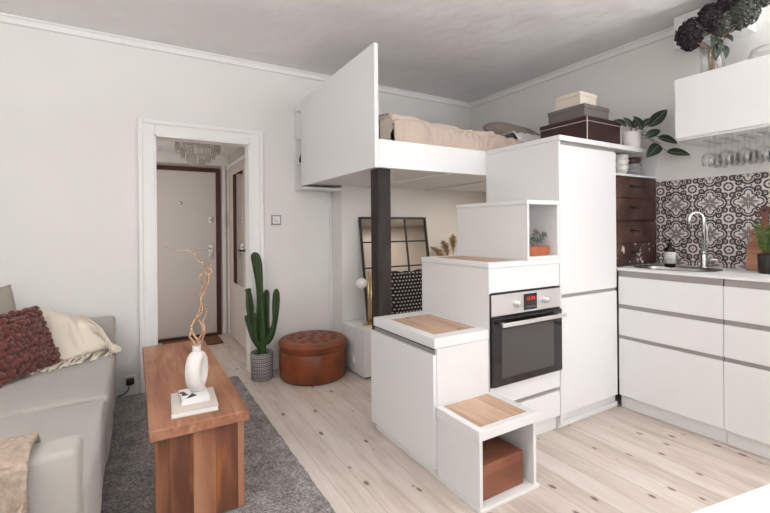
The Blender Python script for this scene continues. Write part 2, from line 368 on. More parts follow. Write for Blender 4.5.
# ------------------------------------------------------------ setting
XL, XR, YR, YB, ZC = -1.6, 3.24, -3.2, 3.536, 2.56
DX0, DX1, DZ = .139, .825, 1.885
struct(MB().box(XL - .1, XR + .1, YR - .1, YB + .11, -.1, 0, 0), 'floor', 'floor')
struct(MB().box(XL - .1, XR + .1, YR - .1, YB + .1, ZC, ZC + .1, 0), 'ceiling', 'ceil')
struct(MB().box(XL - .1, DX0, YB, YB + .1, 0, ZC, 0).box(DX1, XR + .1, YB, YB + .1, 0, ZC, 0).box(DX0, DX1, YB, YB + .1, DZ, ZC, 0), 'wall_back', 'wall')
struct(MB().box(XR, XR + .1, YR - .1, YB, 0, ZC, 0), 'wall_right', 'wall')
struct(MB().box(XL - .1, XL, YR - .1, YB, 0, ZC, 0), 'wall_left', 'wall')
w = MB(); wins = [(-1.2, .3), (1.2, 2.7)]; z0, z1 = .6, 2.3
xs = [XL] + [v for a in wins for v in a] + [XR]
for i in range(0, len(xs), 2): w.box(xs[i], xs[i + 1], YR - .1, YR, 0, ZC, 0)
for a, b in wins: w.box(a, b, YR - .1, YR, 0, z0, 0).box(a, b, YR - .1, YR, z1, ZC, 0)
struct(w, 'wall_front', 'wall')
for i, (a, b) in enumerate(wins):
    f = MB(); fw = .05
    f.box(a, b, YR - .08, YR - .03, z0, z0 + fw).box(a, b, YR - .08, YR - .03, z1 - fw, z1).box(a, a + fw, YR - .08, YR - .03, z0, z1).box(b - fw, b, YR - .08, YR - .03, z0, z1).box((a + b) / 2 - .03, (a + b) / 2 + .03, YR - .08, YR - .03, z0, z1)
    struct(f, 'window_%d' % (i + 1), 'trim')
# alcove wall under the loft
struct(MB().box(1.545, XR - .002, 3.31, YB - .002, 0, 1.5525, 0), 'wall_alcove', 'wall')
struct(MB().box(2.702, XR - .002, 2.112, 2.16, 0, .883, 0).box(2.702, XR - .002, 2.112, 2.16, .9135, 1.544, 0), 'added_kitchen_return', 'wall')  # unseen panel added so the leaning mirror reflects a pale surface
# cornice
t = MB()
t.box(XL, XR, YB - .022, YB, 2.505, 2.545, .003).box(XL, XR, YB - .03, YB, 2.545, ZC, .003)
struct(t, 'trim_1', 'trim')
t = MB(); t.box(XR - .022, XR, 1.41, YB - .03, 2.505, 2.545, .003).box(XR - .03, XR, 1.41, YB - .03, 2.545, ZC, .003)
struct(t, 'trim_2', 'trim')
# door casing
t = MB(); cw = .105
for x0, x1 in ((DX0 - cw, DX0), (DX1, DX1 + cw)):
    t.box(x0, x1, YB - .018, YB, 0, DZ + cw, .003)
t.box(DX0, DX1, YB - .018, YB, DZ, DZ + cw, .003)
t.box(DX0 - cw, DX0 - cw + .03, YB - .03, YB - .017, 0, DZ + cw, .004).box(DX1 + cw - .03, DX1 + cw, YB - .03, YB - .017, 0, DZ + cw, .004).box(DX0 - cw + .03, DX1 + cw - .03, YB - .03, YB - .017, DZ + cw - .03, DZ + cw, .004)
t.box(DX0, DX0 + .012, YB - .018, YB + .12, 0, DZ, 0).box(DX1 - .012, DX1, YB - .018, YB + .12, 0, DZ, 0).box(DX0, DX1, YB - .018, YB + .12, DZ - .012, DZ, 0)
struct(t, 'trim_3', 'trim')
struct(MB().box(XL, DX0 - cw, YB - .014, YB, 0, .09, .004), 'baseboard_back', 'trim')
struct(MB().box(DX1 + cw, 1.545, YB - .014, YB, 0, .09, .004), 'baseboard_back', 'trim')
struct(MB().box(XL, XL + .014, YR, YB - .015, 0, .09, .004), 'baseboard_left', 'trim')
struct(MB().box(1.525, 1.5445, YB - .02, YB - .001, .09, 1.50, .003), 'trim_4', 'trim')
# hall behind the doorway
HX0, HX1, HY, HZ = -.45, .945, 5.06, 2.02
struct(MB().box(HX0 - .1, HX1 + .1, YB + .11, HY + .2, -.1, 0, 0), 'floor_hall', 'floor')
struct(MB().box(HX0 - .1, HX1 + .1, YB + .1, HY + .2, HZ, HZ + .1, 0), 'ceiling_hall', 'ceil')
struct(MB().box(HX0 - .1, HX0, YB + .1, HY + .1, 0, HZ, 0), 'wall_hall_left', 'hallwall')
struct(MB().box(HX1, HX1 + .1, YB + .1, HY + .1, 0, HZ, 0), 'wall_hall_right', 'hallwall')
struct(MB().box(HX0, HX1, HY, HY + .1, 0, HZ, 0), 'wall_hall_back', 'hallwall')
struct(MB().box(HX0, HX1, HY - .02, HY, 1.90, HZ, .003), 'trim_5', 'trim')
struct(MB().box(.865, .905, HY - .02, HY, 0, 1.90, .003).box(.925, HX1, HY - .02, HY, 0, 1.9, .003), 'trim_6', 'trim')
struct(MB().box(-.19, -.13, HY - .03, HY, 0, 1.87, .003).box(.80, .848, HY - .03, HY, 0, 1.87, .003).box(-.13, .80, HY - .03, HY, 1.822, 1.87, .003).box(-.13, .80, HY - .06, HY, 0, .03, .003), 'trim_7', 'brown')
d = struct(MB().box(-.13, .80, HY - .025, HY - .001, .03, 1.822, .003), 'door_1', 'doorw')
MB().lathe([(0, 0), (.018, 0), (.018, .006), (0, .008)], (0, 0, 0), 16, mtx=Matrix.Translation((.443, HY - .025, 1.47)) @ Matrix.Rotation(PI / 2, 4, 'X')).build('peephole', 'chrome', d)
for zz in (1.29, .895):
    MB().box(.72, .76, HY - .04, HY - .025, zz - .035, zz + .035, .006).lathe([(0, 0), (.014, 0), (.014, .012), (0, .014)], (0, 0, 0), 16, mtx=Matrix.Translation((.74, HY - .04, zz)) @ Matrix.Rotation(PI / 2, 4, 'X')).build('door_lock', 'steel', d)
MB().box(.715, .765, HY - .035, HY - .025, .93, 1.02, .004).tube([(.74, HY - .035, .975), (.74, HY - .08, .975), (.60, HY - .08, .975)], .009).build('door_handle', 'steel', d)
# wardrobe door along the hall's right wall, with a narrow mirror
d = struct(MB().box(HX1 - .025, HX1, 3.75, 4.86, .02, 1.86, .003), 'door_2', 'hallwall')
MB().box(HX1 - .034, HX1 - .0255, 4.2, 4.66, .62, 1.76, .001).build('door_mirror', 'mirror', d)
MB().tube([(HX1 - .025, 4.13, .98), (HX1 - .07, 4.13, .98), (HX1 - .07, 4.24, .98)], .009).build('door_handle', 'black', d)
struct(MB().box(HX1 - .03, HX1, YB + .12, HY - .021, 1.862, 1.90, .003), 'trim_8', 'trim')

area('hall_fill', (HX0 + .02, 4.35, 1.1), (0, -PI / 2, 0), 1.5, .9, 6.5, (1, .97, .94))  # fill light added to brighten the hall; the left wall has no opening
# hall things
ph = thing('intercom', 'small white door phone on the hall wall right of the brown door frame', 'door phone', (.887, HY - .021, 1.20))
MB().box(.872, .902, HY - .045, HY - .0205, 1.20, 1.34, .006, 2).build('handset', 'white', ph)
MB().tube([(.887, HY - .03, 1.20), (.892, HY - .028, 1.15), (.885, HY - .028, 1.12)], .003, 6).build('cord', 'white', ph)
o = MB().box(.25, .80, 4.62, 4.97, .001, .015, .004).build('doormat', 'mat'); tag(o, 'brown coir doormat in front of the white entrance door', 'doormat')
ch = thing('chandelier', 'flush tiered crystal chandelier on the hall ceiling', 'chandelier', (.53, 4.3, HZ))
MB().lathe([(0, 0), (.16, 0), (.16, -.02), (0, -.02)], (.53, 4.3, HZ), 32).build('ceiling_plate', 'chrome', ch)
for tier, (rr, zt, ln, nn) in enumerate([(.19, -.045, .07, 44), (.145, -.10, .07, 34), (.10, -.155, .055, 24), (.05, -.20, .045, 12)]):
    ring = MB(); ring.tube([(.53 + rr * math.cos(a * PI / 16), 4.3 + rr * math.sin(a * PI / 16), HZ + zt + .02) for a in range(33)], .005, 6, caps=False); ring.build('ring', 'chrome', ch)
    cr = MB()
    for k in range(nn):
        a = 2 * PI * k / nn; cr.tube([(.53 + rr * math.cos(a), 4.3 + rr * math.sin(a), HZ + zt + .018), (.53 + rr * math.cos(a), 4.3 + rr * math.sin(a), HZ + zt - ln * .5), (.53 + rr * math.cos(a), 4.3 + rr * math.sin(a), HZ + zt - ln)], [.005, .008, .002], 6, smooth=False)
    o = cr.build('crystal_tier', 'crystal', ch)
l = bpy.data.lights.new('chandelier_bulb', 'POINT'); l.energy = .08; l.color = (1, .86, .72); l.shadow_soft_size = .04
lo = bpy.data.objects.new('chandelier_bulb', l); COL.objects.link(lo); lo.parent = ch; lo.location = (0, 0, -.10)
MB().tube([(.53, 4.3, HZ - .02), (.53, 4.3, HZ - .22)], .006).build('stem', 'chrome', ch)

# wall switch and plug
s = thing('light_switch', 'white dimmer switch on the back wall above the cactus', 'light switch', (1.039, YB, 1.22))
MB().box(.998, 1.08, YB - .012, YB - .0005, 1.218, 1.30, .004, 2).build('frame', 'alu', s)
MB().box(1.008, 1.07, YB - .017, YB - .012, 1.228, 1.29, .003).lathe([(0, 0), (.018, 0), (.016, .014), (0, .015)], (0, 0, 0), 20, mtx=Matrix.Translation((1.039, YB - .017, 1.259)) @ Matrix.Rotation(PI / 2, 4, 'X')).build('dial', 'white', s)
s = thing('power_socket', 'low wall socket with a black plug left of the door frame', 'socket', (-.03, YB - .0145, .06))
MB().box(-.065, .015, YB - .025, YB - .0145, .075, .15, .004).build('socket_plate', 'white', s)
MB().box(-.05, 0, YB - .065, YB - .025, .09, .135, .01, 2).tube([(-.03, YB - .05, .09), (-.04, YB - .05, .05), (-.07, YB - .05, .03), (-.10, YB - .05, .022)], .004, 6).build('plug', 'black', s)

# ------------------------------------------------------------ rug
def rug():
    x0, x1, y0, y1 = -1.1, .713, .35, 3.505; mb = MB(); nx, ny = 150, 260
    def fn(u, v):
        x = x0 + (x1 - x0) * u; y = y0 + (y1 - y0) * v; e = min(u, 1 - u, v, 1 - v)
        if u in (0, 1): x += nz(x, y, 3, 30) * .006
        if v in (0, 1): y += nz(x, y, 5, 30) * .006
        return (x, y, (.004 if e == 0 else .016) + nz(x, y, 0, 45) * .004)
    mb.surf(fn, nx, ny); mb.box(x0 + .005, x1 - .005, y0 + .005, y1 - .005, .001, .006, 0)
    return tag(mb.build('rug', 'rug'), 'speckled grey pile rug under the coffee table', 'rug')
rug()
# ------------------------------------------------------------ sofa
R0 = .021
so = thing('sofa', 'light greige linen covered sofa with low slab arms', 'sofa', (-.6, 2.4, R0))
def soft(x0, x1, y0, y1, z0, z1, bv, amp=.006, sc=4, seg=3):
    b = bmesh.new(); bmesh.ops.create_cube(b, size=1)
    for v in b.verts: v.co = Vector(((x0 + x1) / 2 + v.co.x * (x1 - x0), (y0 + y1) / 2 + v.co.y * (y1 - y0), (z0 + z1) / 2 + v.co.z * (z1 - z0)))
    bmesh.ops.bevel(b, geom=b.edges[:], offset=bv, segments=seg, affect='EDGES', profile=.5)
    bmesh.ops.subdivide_edges(b, edges=[e for e in b.edges if e.calc_length() > .12], cuts=9, use_grid_fill=True)
    b.normal_update()
    for v in b.verts: v.co += v.normal * nz(v.co.x, v.co.y, v.co.z, sc) * amp
    m = MB(); m.merge(b, None, True); return m
soft(-1.4, -.125, 1.40, 3.42, R0, .25, .012).build('base', 'sofa', so)
soft(-1.18, -.115, 1.505, 2.308, .10, .42, .022, .010, 5).build('seat_cushion', 'sofa', so)
soft(-1.18, -.105, 2.316, 3.298, .10, .425, .024, .010, 5).build('seat_cushion', 'sofa', so)
soft(-1.4, -.13, 1.386, 1.498, R0, .60, .018, .006, 6).build('arm', 'sofa', so)
soft(-1.4, -.11, 3.302, 3.43, R0, .605, .02, .006, 6).build('arm', 'sofa', so)
soft(-1.4, -1.16, 1.4, 3.42, R0, .80, .03).build('backrest', 'sofa', so)

def pillow(c, w, h, d, m, mtx):
    mb = MB()
    def fn(u, v, s=1):
        x = (u * 2 - 1); y = (v * 2 - 1); e = max(0, (1 - x ** 4) * (1 - y ** 4)) ** .5
        px = x * (1 - .10 * (y * y) * (1 - 0)) * w / 2 * (1 - .0); py = y * (1 - .10 * x * x) * h / 2
        px = x * w / 2 * (1 - .08 * (1 - y * y)); py = y * h / 2 * (1 - .08 * (1 - x * x))
        return mtx @ Vector((px, s * d / 2 * e * (1 + .1 * nz(x, y, s, 2)), py)) + Vector(c)
    mb.surf(lambda u, v: fn(u, v, 1), 20, 20); mb.surf(lambda u, v: fn(u, v, -1), 20, 20)
    bmesh.ops.remove_doubles(mb.bm, verts=mb.bm.verts, dist=.0005); bmesh.ops.recalc_face_normals(mb.bm, faces=mb.bm.faces)
    return mb
# rust chunky-knit pillow
rm = Matrix.Rotation(math.radians(60), 3, 'Z') @ Matrix.Rotation(math.radians(-22), 3, 'X')
RC = Vector((-.535, 2.90, .585))
kn = pillow(RC, .40, .36, .12, 'red', rm)
NA, NBk = 12, 11
for side in (-1, 1):
    for i in range(NA):
        for j in range(NBk):
            x = -1 + 2 * (i + .5 + (.5 if j % 2 else 0) - .25) / NA; y = -1 + 2 * (j + .5) / NBk
            if abs(x) > 1: continue
            e = max(0, (1 - x ** 4) * (1 - y ** 4)) ** .5
            p = Vector((x * .20 * (1 - .08 * (1 - y * y)), side * .058 * e, y * .18 * (1 - .08 * (1 - x * x))))
            an = random.uniform(-.2, 1.4) * (1 if (i + j) % 2 else -1); p += Vector((random.uniform(-.006, .006), side * random.uniform(-.004, .008), random.uniform(-.006, .006)))
            kn.blob(RC + rm @ p, (.026, .019, .017), 2, (rm @ Matrix.Rotation(an, 3, 'Y')).to_4x4(), .3)
tag(kn.build('throw_pillow', 'red'), 'rust red chunky knit pillow on the sofa', 'pillow')
m2 = Matrix.Rotation(math.radians(60), 3, 'Z') @ Matrix.Rotation(math.radians(-14), 3, 'X')
tag(pillow((-.715, 3.10, .65), .50, .44, .11, 'cushion', m2).build('throw_pillow', 'cushion'), 'plain grey linen pillow standing behind the rust knit pillow', 'pillow')
# cream fringed throw over the far arm
th = thing('throw_blanket', 'cream fringed wool throw draped over the far sofa arm', 'blanket', (-.36, 3.2, .43))
def drape(u, v):
    x = -.60 + (.27 + .23 * min(1, max(0, v - .30) / .6)) * u
    # profile from behind the arm over its top, down to the seat
    top = .66 + .05 * math.sin(PI * min(1, u * 1.05)) * (1 - u) - .03 * u * u + .012 * nz(u, 0, 0, 5)
    yend = 2.965 + .10 * u + .12 * u * u
    pts = [(3.435, .48), (3.44, .60), (3.36, top), (3.22, top - .01), (3.13 + .03 * u, .56), (3.06 + .05 * u, .475), (yend, .437)]
    s = v * (len(pts) - 1); i = min(int(s), len(pts) - 2); f = s - i; f2 = f
    def cr(k):
        p = [pts[max(0, min(len(pts) - 1, i + q))][k] for q in (-1, 0, 1, 2)]
        return .5 * ((2 * p[1]) + (-p[0] + p[2]) * f + (2 * p[0] - 5 * p[1] + 4 * p[2] - p[3]) * f * f + (-p[0] + 3 * p[1] - 3 * p[2] + p[3]) * f ** 3)
    wv = .012 * math.sin(u * 24 + v * 5) * min(1, v * 2) * (1 if v < .85 else .4) + .015 * nz(u * 3, v * 3, 1, 2)
    return Vector((x + .01 * nz(u, v, 7, 4), cr(0) - max(0, wv) * .6, cr(1) + max(0, wv * .8) + .002))
MB().surf(drape, 60, 50, .006).build('blanket', 'cream', th)
fr = MB()
for k in range(44):
    u = (k + .5) / 44; p = drape(u, 1.0); L = .15 + .03 * random.random(); dx = random.uniform(-.07, .01); pts = []
    for q in range(7):
        f = q / 6
        z = p.z + .001 - (p.z - .432) * min(1, f * 3) + .003 * math.sin(q * 2 + k)
        pts.append((p.x + dx * f + .005 * math.sin(q * 1.7 + k * 2), p.y - L * f, max(.434, z)))
    fr.tube(pts, .0056, 6)
for k in range(26):   # fringe that runs up the right border
    v = .42 + .56 * k / 25; p = drape(1.0, v); L = .06 + .015 * random.random()
    pts = [(p.x + (.004 if q == 0 else .0) - .01 + .035 * min(1, f * 2) * 1.0, p.y - .045 * f + .004 * math.sin(k * 3 + q), max(.434, p.z + .006 - L * f * f)) for q, f in enumerate([0, .25, .5, .75, 1])]
    fr.tube(pts, .0056, 6)
fr.build('fringe', 'cream', th)
# tan boucle throw over the near arm
def drape2(u, v):
    x = -.60 + .37 * u; pts = [(1.535, .50), (1.53, .595), (1.50, .625), (1.38, .624), (1.362, .585), (1.355, .40), (1.352, .10 + .42 * u ** 1.2)]
    s = v * (len(pts) - 1); i = min(int(s), len(pts) - 2); f = s - i
    y = pts[i][0] * (1 - f) + pts[i + 1][0] * f; z = pts[i][1] * (1 - f) + pts[i + 1][1] * f
    k = nz(u * 4, v * 6, 0, 3)
    return Vector((x, y - (.012 * abs(k) + (.012 * math.sin(u * 14) ** 2) * (v > .6)), z + .012 * max(0, k)))
tag(MB().surf(drape2, 50, 60, .012).build('throw_blanket', 'boucle'), 'nubby tan throw hanging over the near sofa arm', 'blanket')

# ------------------------------------------------------------ coffee table
TZ = .43; tx0, tx1, ty0, ty1 = .046, .413, 1.805, 3.14
ct = thing('coffee_table', 'reclaimed reddish brown wooden slab coffee table', 'coffee table', (.23, 2.47, R0))
b = MB(); b.box(tx0, tx1, ty0, ty1, TZ - .045, TZ, .006, 2); b.build('tabletop', 'teak', ct)
for ya in (ty0 + .025, ty1 - .07):
    MB().box(tx0 + .018, tx1 - .018, ya, ya + .045, R0, TZ - .045, .004, 1).build('leg_panel', 'teakv', ct)
# books, vase with twigs
rz = math.radians(-3)
def book(name, cx, cy, w, d, z0, h, m, rz, label, group=None):
    t = thing(name, label, 'book', (cx, cy, z0), group, 0)
    MB().box(cx - w / 2 + .004, cx + w / 2 - .003, cy - d / 2 + .003, cy + d / 2 - .003, z0 + .003, z0 + h - .003, .001).build('pages', 'bookw', t)
    MB().box(cx - w / 2, cx + w / 2, cy - d / 2, cy + d / 2, z0, z0 + .003, .0008).box(cx - w / 2, cx + w / 2, cy - d / 2, cy + d / 2, z0 + h - .003, z0 + h, .0008).box(cx - w / 2, cx - w / 2 + .004, cy - d / 2, cy + d / 2, z0, z0 + h, .0008).build('cover', m, t)
    t.rotation_euler.z = rz; return t
book('book', .218, 1.985, .178, .235, TZ + .001, .022, 'book', rz, 'large cream book lying on the coffee table')
b2 = book('book', .222, 2.005, .112, .15, TZ + .0245, .017, 'bookw', rz + .05, 'small white book with a dark emblem, on top of the cream one')
mb = MB()   # dark emblem on the cover: a disc, a bar and a triangle
zt = TZ + .0418
mb.lathe([(0, 0), (.011, 0), (.011, .0006), (0, .0006)], (.178, 2.035, zt), 20)
mb.poly([(.172, 1.995, zt), (.180, 2.03, zt), (.188, 2.03, zt), (.20, 1.995, zt)], (0, 0, .0006))
mb.poly([(.186, 1.955, zt), (.215, 2.01, zt), (.232, 1.972, zt)], (0, 0, .0006))
mb.build('cover_emblem', 'ink', b2)
VC = Vector((.238, 2.035, zt + .0012)); vs = thing('vase', 'white ring-shaped ceramic vase holding the twigs', 'vase', VC)
mb = MB(); va = math.radians(-118); ex = Vector((math.cos(va), math.sin(va), 0)); ey = Vector((-math.sin(va), math.cos(va), 0))
cz = .088
b_ = bmesh.new(); NR, NS = 48, 20; g = []
for i in range(NR):
    a = 2 * PI * i / NR; row = []
    for j in range(NS):
        q = 2 * PI * j / NS; tr = .0255
        rad = Vector((math.cos(a) * (.046 + tr * math.cos(q) * .92), 0, math.sin(a) * (.064 + tr * math.cos(q) * .92)))
        p = ex * rad.x + ey * (tr * 1.25 * math.sin(q)) + Vector((0, 0, rad.z + cz)); row.append(b_.verts.new(VC + p))
    g.append(row)
for i in range(NR):
    for j in range(NS): b_.faces.new((g[i][j], g[(i + 1) % NR][j], g[(i + 1) % NR][(j + 1) % NS], g[i][(j + 1) % NS]))
bmesh.ops.recalc_face_normals(b_, faces=b_.faces); mb.merge(b_, None, True)
mb.lathe([(.026, 0), (.028, .008), (.024, .02)], VC, 24)
mb.lathe([(.019, 0), (.017, .025), (.019, .038), (.015, .038), (.013, .02), (.0, .018)], VC + Vector((0, 0, .160)), 24)
mb.build('body', 'plaster', vs)
tw = thing('dried_twigs', 'curly dried willow twigs standing in the white vase', 'twigs', VC + Vector((0, 0, .185)))
def twig(pts, r0, r1, nm='twig'):
    # pts are (across, up, toward) in metres from the vase mouth
    P0 = VC + Vector((0, 0, .182)); P = [P0 + RV * a + Vector((0, 0, z)) + Vector((.513, .858, 0)) * c for a, z, c in pts]
    out = []
    for i in range(len(P) - 1):
        for k in range(4):
            f = k / 4; q = [P[max(0, min(len(P) - 1, i + j))] for j in (-1, 0, 1, 2)]
            out.append(.5 * ((2 * q[1]) + (-q[0] + q[2]) * f + (2 * q[0] - 5 * q[1] + 4 * q[2] - q[3]) * f * f + (-q[0] + 3 * q[1] - 3 * q[2] + q[3]) * f ** 3))
    out.append(P[-1]); n = len(out); MB().tube(out, [r0 + (r1 - r0) * i / (n - 1) for i in range(n)], 7).build(nm, 'twig', tw)
K = .0045 / 2.7
def tp(L, r0, r1, c=0): r0, r1 = r0 * 1.35, r1 * 1.9; twig([((x - 148) * K, (303 - y) * K, c + .006 * math.sin(i * 2.1)) for i, (x, y) in enumerate(L)], r0, r1)
tp([(148, 303), (152, 285), (140, 262), (136, 240), (150, 218), (166, 200), (160, 172), (172, 145), (184, 118), (178, 104), (166, 100), (160, 112)], .004, .0018)
tp([(148, 303), (150, 280), (164, 258), (158, 236), (146, 222), (160, 190), (156, 160), (166, 135), (178, 110), (188, 98), (168, 84), (166, 76), (150, 70), (140, 48), (118, 42), (96, 46), (80, 40), (68, 30)], .004, .0012, .01)
tp([(148, 303), (142, 285), (134, 268), (138, 250), (132, 240)], .004, .002, -.01)
tp([(150, 300), (160, 275), (168, 255), (162, 232), (170, 212), (168, 190)], .0035, .0016, .015)
tp([(166, 135), (156, 122), (155, 110)], .002, .001, .01)
tp([(168, 84), (184, 80), (182, 92), (172, 96)], .0016, .001, .01)

# ------------------------------------------------------------ cactus and ottoman
pc = Vector((.868, 3.37, 0)); cp = thing('potted_cactus', 'tall green column cactus in a patterned grey pot', 'cactus', pc)
MB().lathe([(0, .001), (.078, .001), (.084, .01), (.088, .21), (.085, .215), (.080, .21), (.078, .185), (0, .185)], pc, 40).build('pot', 'pot', cp)
MB().lathe([(0, .186), (.076, .186), (.0, .19)], pc, 24).build('soil', 'mat', cp)
def arm(pts, r, nm):
    P = [pc + RV * a + Vector((0, 0, z)) + Vector((.513, .858, 0)) * c for a, z, c in pts]; out = []
    for i in range(len(P) - 1):
        for k in range(5):
            f = k / 5; q = [P[max(0, min(len(P) - 1, i + j))] for j in (-1, 0, 1, 2)]
            out.append(.5 * ((2 * q[1]) + (-q[0] + q[2]) * f + (2 * q[0] - 5 * q[1] + 4 * q[2] - q[3]) * f * f + (-q[0] + 3 * q[1] - 3 * q[2] + q[3]) * f ** 3))
    out.append(P[-1]); n = len(out)
    rs = [r * min(1, .45 + 1.2 * math.sqrt(max(0, (n - 1 - i) / (n - 1)) * 6) if i > n * .7 else 1) * (.85 + .15 * math.sin(i * .5)) for i in range(n)]
    rs[-1] = r * .25; rs[-2] = r * .7; rs[-3] = r * .9
    MB().tube(out, rs, 12, star=.2, smooth=False).build(nm, 'cactus', cp)
arm([(.0, .187, 0), (-.005, .45, 0), (-.012, .70, 0), (-.03, .90, 0), (-.055, 1.0, 0)], .033, 'stem')
arm([(-.012, .29, 0), (-.055, .36, 0), (-.085, .44, 0), (-.09, .55, 0), (-.10, .67, 0), (-.108, .715, 0)], .026, 'stem')
arm([(.004, .26, .0), (.035, .33, .03), (.035, .45, .03), (.030, .60, .03), (.034, .70, .03)], .025, 'stem')
arm([(.03, .28, 0), (.075, .35, .0), (.105, .45, .0), (.115, .58, .0), (.12, .71, .0)], .025, 'stem')
arm([(-.01, .27, -.02), (-.04, .33, -.045), (-.045, .43, -.05), (-.04, .53, -.05)], .022, 'stem')
arm([(-.02, .24, .02), (-.075, .33, .02), (-.115, .44, .02), (-.12, .50, .02)], .022, 'stem')
oc = Vector((1.242, 3.232, 0)); ot = thing('ottoman', 'round tufted cognac leather ottoman beside the cactus', 'ottoman', oc)
MB().lathe([(0, .002), (.25, .002), (.262, .02), (.266, .12), (.266, .222), (.260, .230), (0, .230)], oc, 64).build('body', 'leather', ot)
mb = MB()
btn = [(0, 0)] + [(.10 * math.cos(k * PI / 3), .10 * math.sin(k * PI / 3)) for k in range(6)] + [(.175 * math.cos(k * PI / 6 + .26), .175 * math.sin(k * PI / 6 + .26)) for k in range(12)]
def lid(u, v):
    a = 2 * PI * u; r = v
    if r < .80: rr = r / .80 * .238; z = .300 + .014 * (1 - (rr / .238) ** 2)
    elif r < .92: f = (r - .8) / .12; rr = .238 + .033 * math.sin(f * PI / 2); z = .300 - .022 * (1 - math.cos(f * PI / 2))
    else: f = (r - .92) / .08; rr = .271 - .008 * f; z = .278 - .044 * f
    x, y = rr * math.cos(a), rr * math.sin(a)
    if r < .86:
        dd = min((x - p) ** 2 + (y - q) ** 2 for p, q in btn); z -= .016 * math.exp(-dd / .0006) - .004
    return oc + Vector((x, y, z))
mb.surf(lid, 96, 40); bmesh.ops.remove_doubles(mb.bm, verts=mb.bm.verts, dist=.0004); mb.build('lid', 'leather', ot)
mb = MB()
for p, q in btn: mb.blob(oc + Vector((p, q, .292)), (.007, .007, .004), 1)
mb.build('button', 'leather', ot)['kind'] = 'stuff'

# ------------------------------------------------------------ low white bench box in the alcove, lamp, mirror, cushion, pampas
lb = thing('bench_box', 'low white planked box bench along the alcove wall', 'bench', (2.1, 3.1, 0))
mb = MB(); mb.box(1.535, 2.75, 2.9, 3.305, .02, .385, .004)
mb.build('body', 'whitepaint', lb)
mb = MB()
for k in range(5): mb.box(1.5315, 1.5345, 2.902 + k * .08, 2.978 + k * .08, .02, .37, .001)
for k in range(15): mb.box(1.537 + k * .08, 1.613 + k * .08, 2.8965, 2.8995, .02, .37, .001)
mb.build('cladding', 'whitepaint', lb); MB().box(1.56, 2.72, 2.92, 3.29, .001, .02, 0).build('plinth', 'dark', lb)
sc = thing('cable_switch', 'small white inline switch hanging on the bench side', 'switch', (1.515, 3.05, .09))
MB().box(1.508, 1.5285, 3.04, 3.065, .10, .165, .006, 2).build('switch', 'white', sc)
MB().tube([(1.52, 3.05, .16), (1.527, 3.048, .24), (1.524, 3.04, .37), (1.529, 3.035, .392), (1.56, 3.03, .3895)], .0025, 6).build('cord', 'concrete', sc)
lp = thing('table_lamp', 'brass table lamp with a white glass globe on the bench', 'lamp', (1.655, 3.04, .386))
LC = Vector((1.655, 3.04, .386))
MB().lathe([(0, 0), (.05, 0), (.05, .01), (0, .012)], LC, 32).build('base', 'brass', lp)
MB().tube([LC + Vector((0, 0, .01)), LC + Vector((0, 0, .44))], .009, 16).tube([LC + RV * .024 + Vector((0, 0, .01)), LC + RV * .024 + Vector((0, 0, .40))], .009, 16).build('stem', 'brass', lp)
MB().tube([LC + Vector((0, 0, .33)), LC - RV * .03 + Vector((0, 0, .34))], .008).build('socket', 'brass', lp)
MB().blob(LC - RV * .058 + Vector((0, 0, .345)), .045, 4).build('globe', 'globe', lp)
# leaning mirror
mr = thing('mirror', 'black framed grid mirror leaning against the alcove wall', 'mirror', (2.06, 3.16, .386))
mw, mh = .72, .905; an = math.asin((3.298 - 3.16) / mh)
def MM(x, z, y=0): return Vector((1.70 + x, 3.16 + z * math.sin(an) + y * math.cos(an), .387 + z * math.cos(an) - y * math.sin(an)))
mtx = Matrix.Translation((1.70, 3.16, .387)) @ Matrix.Rotation(-an, 4, 'X')
MB().box(.004, mw - .004, -.004, .002, .004, mh - .004, 0, mtx=mtx).build('glass', 'mirror', mr)
fm = MB(); fm.box(0, .018, -.016, .004, 0, mh, .002, mtx=mtx).box(mw - .018, mw, -.016, .004, 0, mh, .002, mtx=mtx).box(.018, mw - .018, -.016, .004, 0, .018, .002, mtx=mtx).box(.018, mw - .018, -.016, .004, mh - .018, mh, .002, mtx=mtx); fm.build('frame', 'black', mr)
for k in (1, 2): MB().box(mw * k / 3 - .006, mw * k / 3 + .006, -.013, -.004, .018, mh - .018, .001, mtx=mtx).build('glazing_bar', 'black', mr)
for k in (1, 2, 3): MB().box(.018, mw - .018, -.0125, -.0045, mh * k / 4 - .006, mh * k / 4 + .006, .001, mtx=mtx).build('glazing_bar', 'black', mr)
def cush(u, v, s): 
    x = u * 2 - 1; y = v * 2 - 1; e = max(0, (1 - x ** 6) * (1 - y ** 6)) ** .5
    return Vector((2.07 + x * .185, 3.065 + .06 * (v - .2) - s * .05 * e, .388 + v * .41 + .012 * math.sin(u * 9) * (v > .9)))
mb = MB(); mb.surf(lambda u, v: cush(u, v, 1), 24, 24); mb.surf(lambda u, v: cush(u, v, -1), 24, 24); bmesh.ops.remove_doubles(mb.bm, verts=mb.bm.verts, dist=.0005)
bmesh.ops.recalc_face_normals(mb.bm, faces=mb.bm.faces)
tag(mb.build('floor_cushion', 'dash'), 'black cushion with white dashes standing before the grid mirror', 'cushion')
pp = thing('pampas_vase', 'dried pampas plumes in a vase standing on the bench end', 'dried grass', (2.62, 3.12, .386))
PC = Vector((2.62, 3.12, .386)); MB().lathe([(0, 0), (.05, 0), (.07, .08), (.06, .18), (.03, .24), (.035, .27)], PC, 28).build('vase', 'plaster', pp)
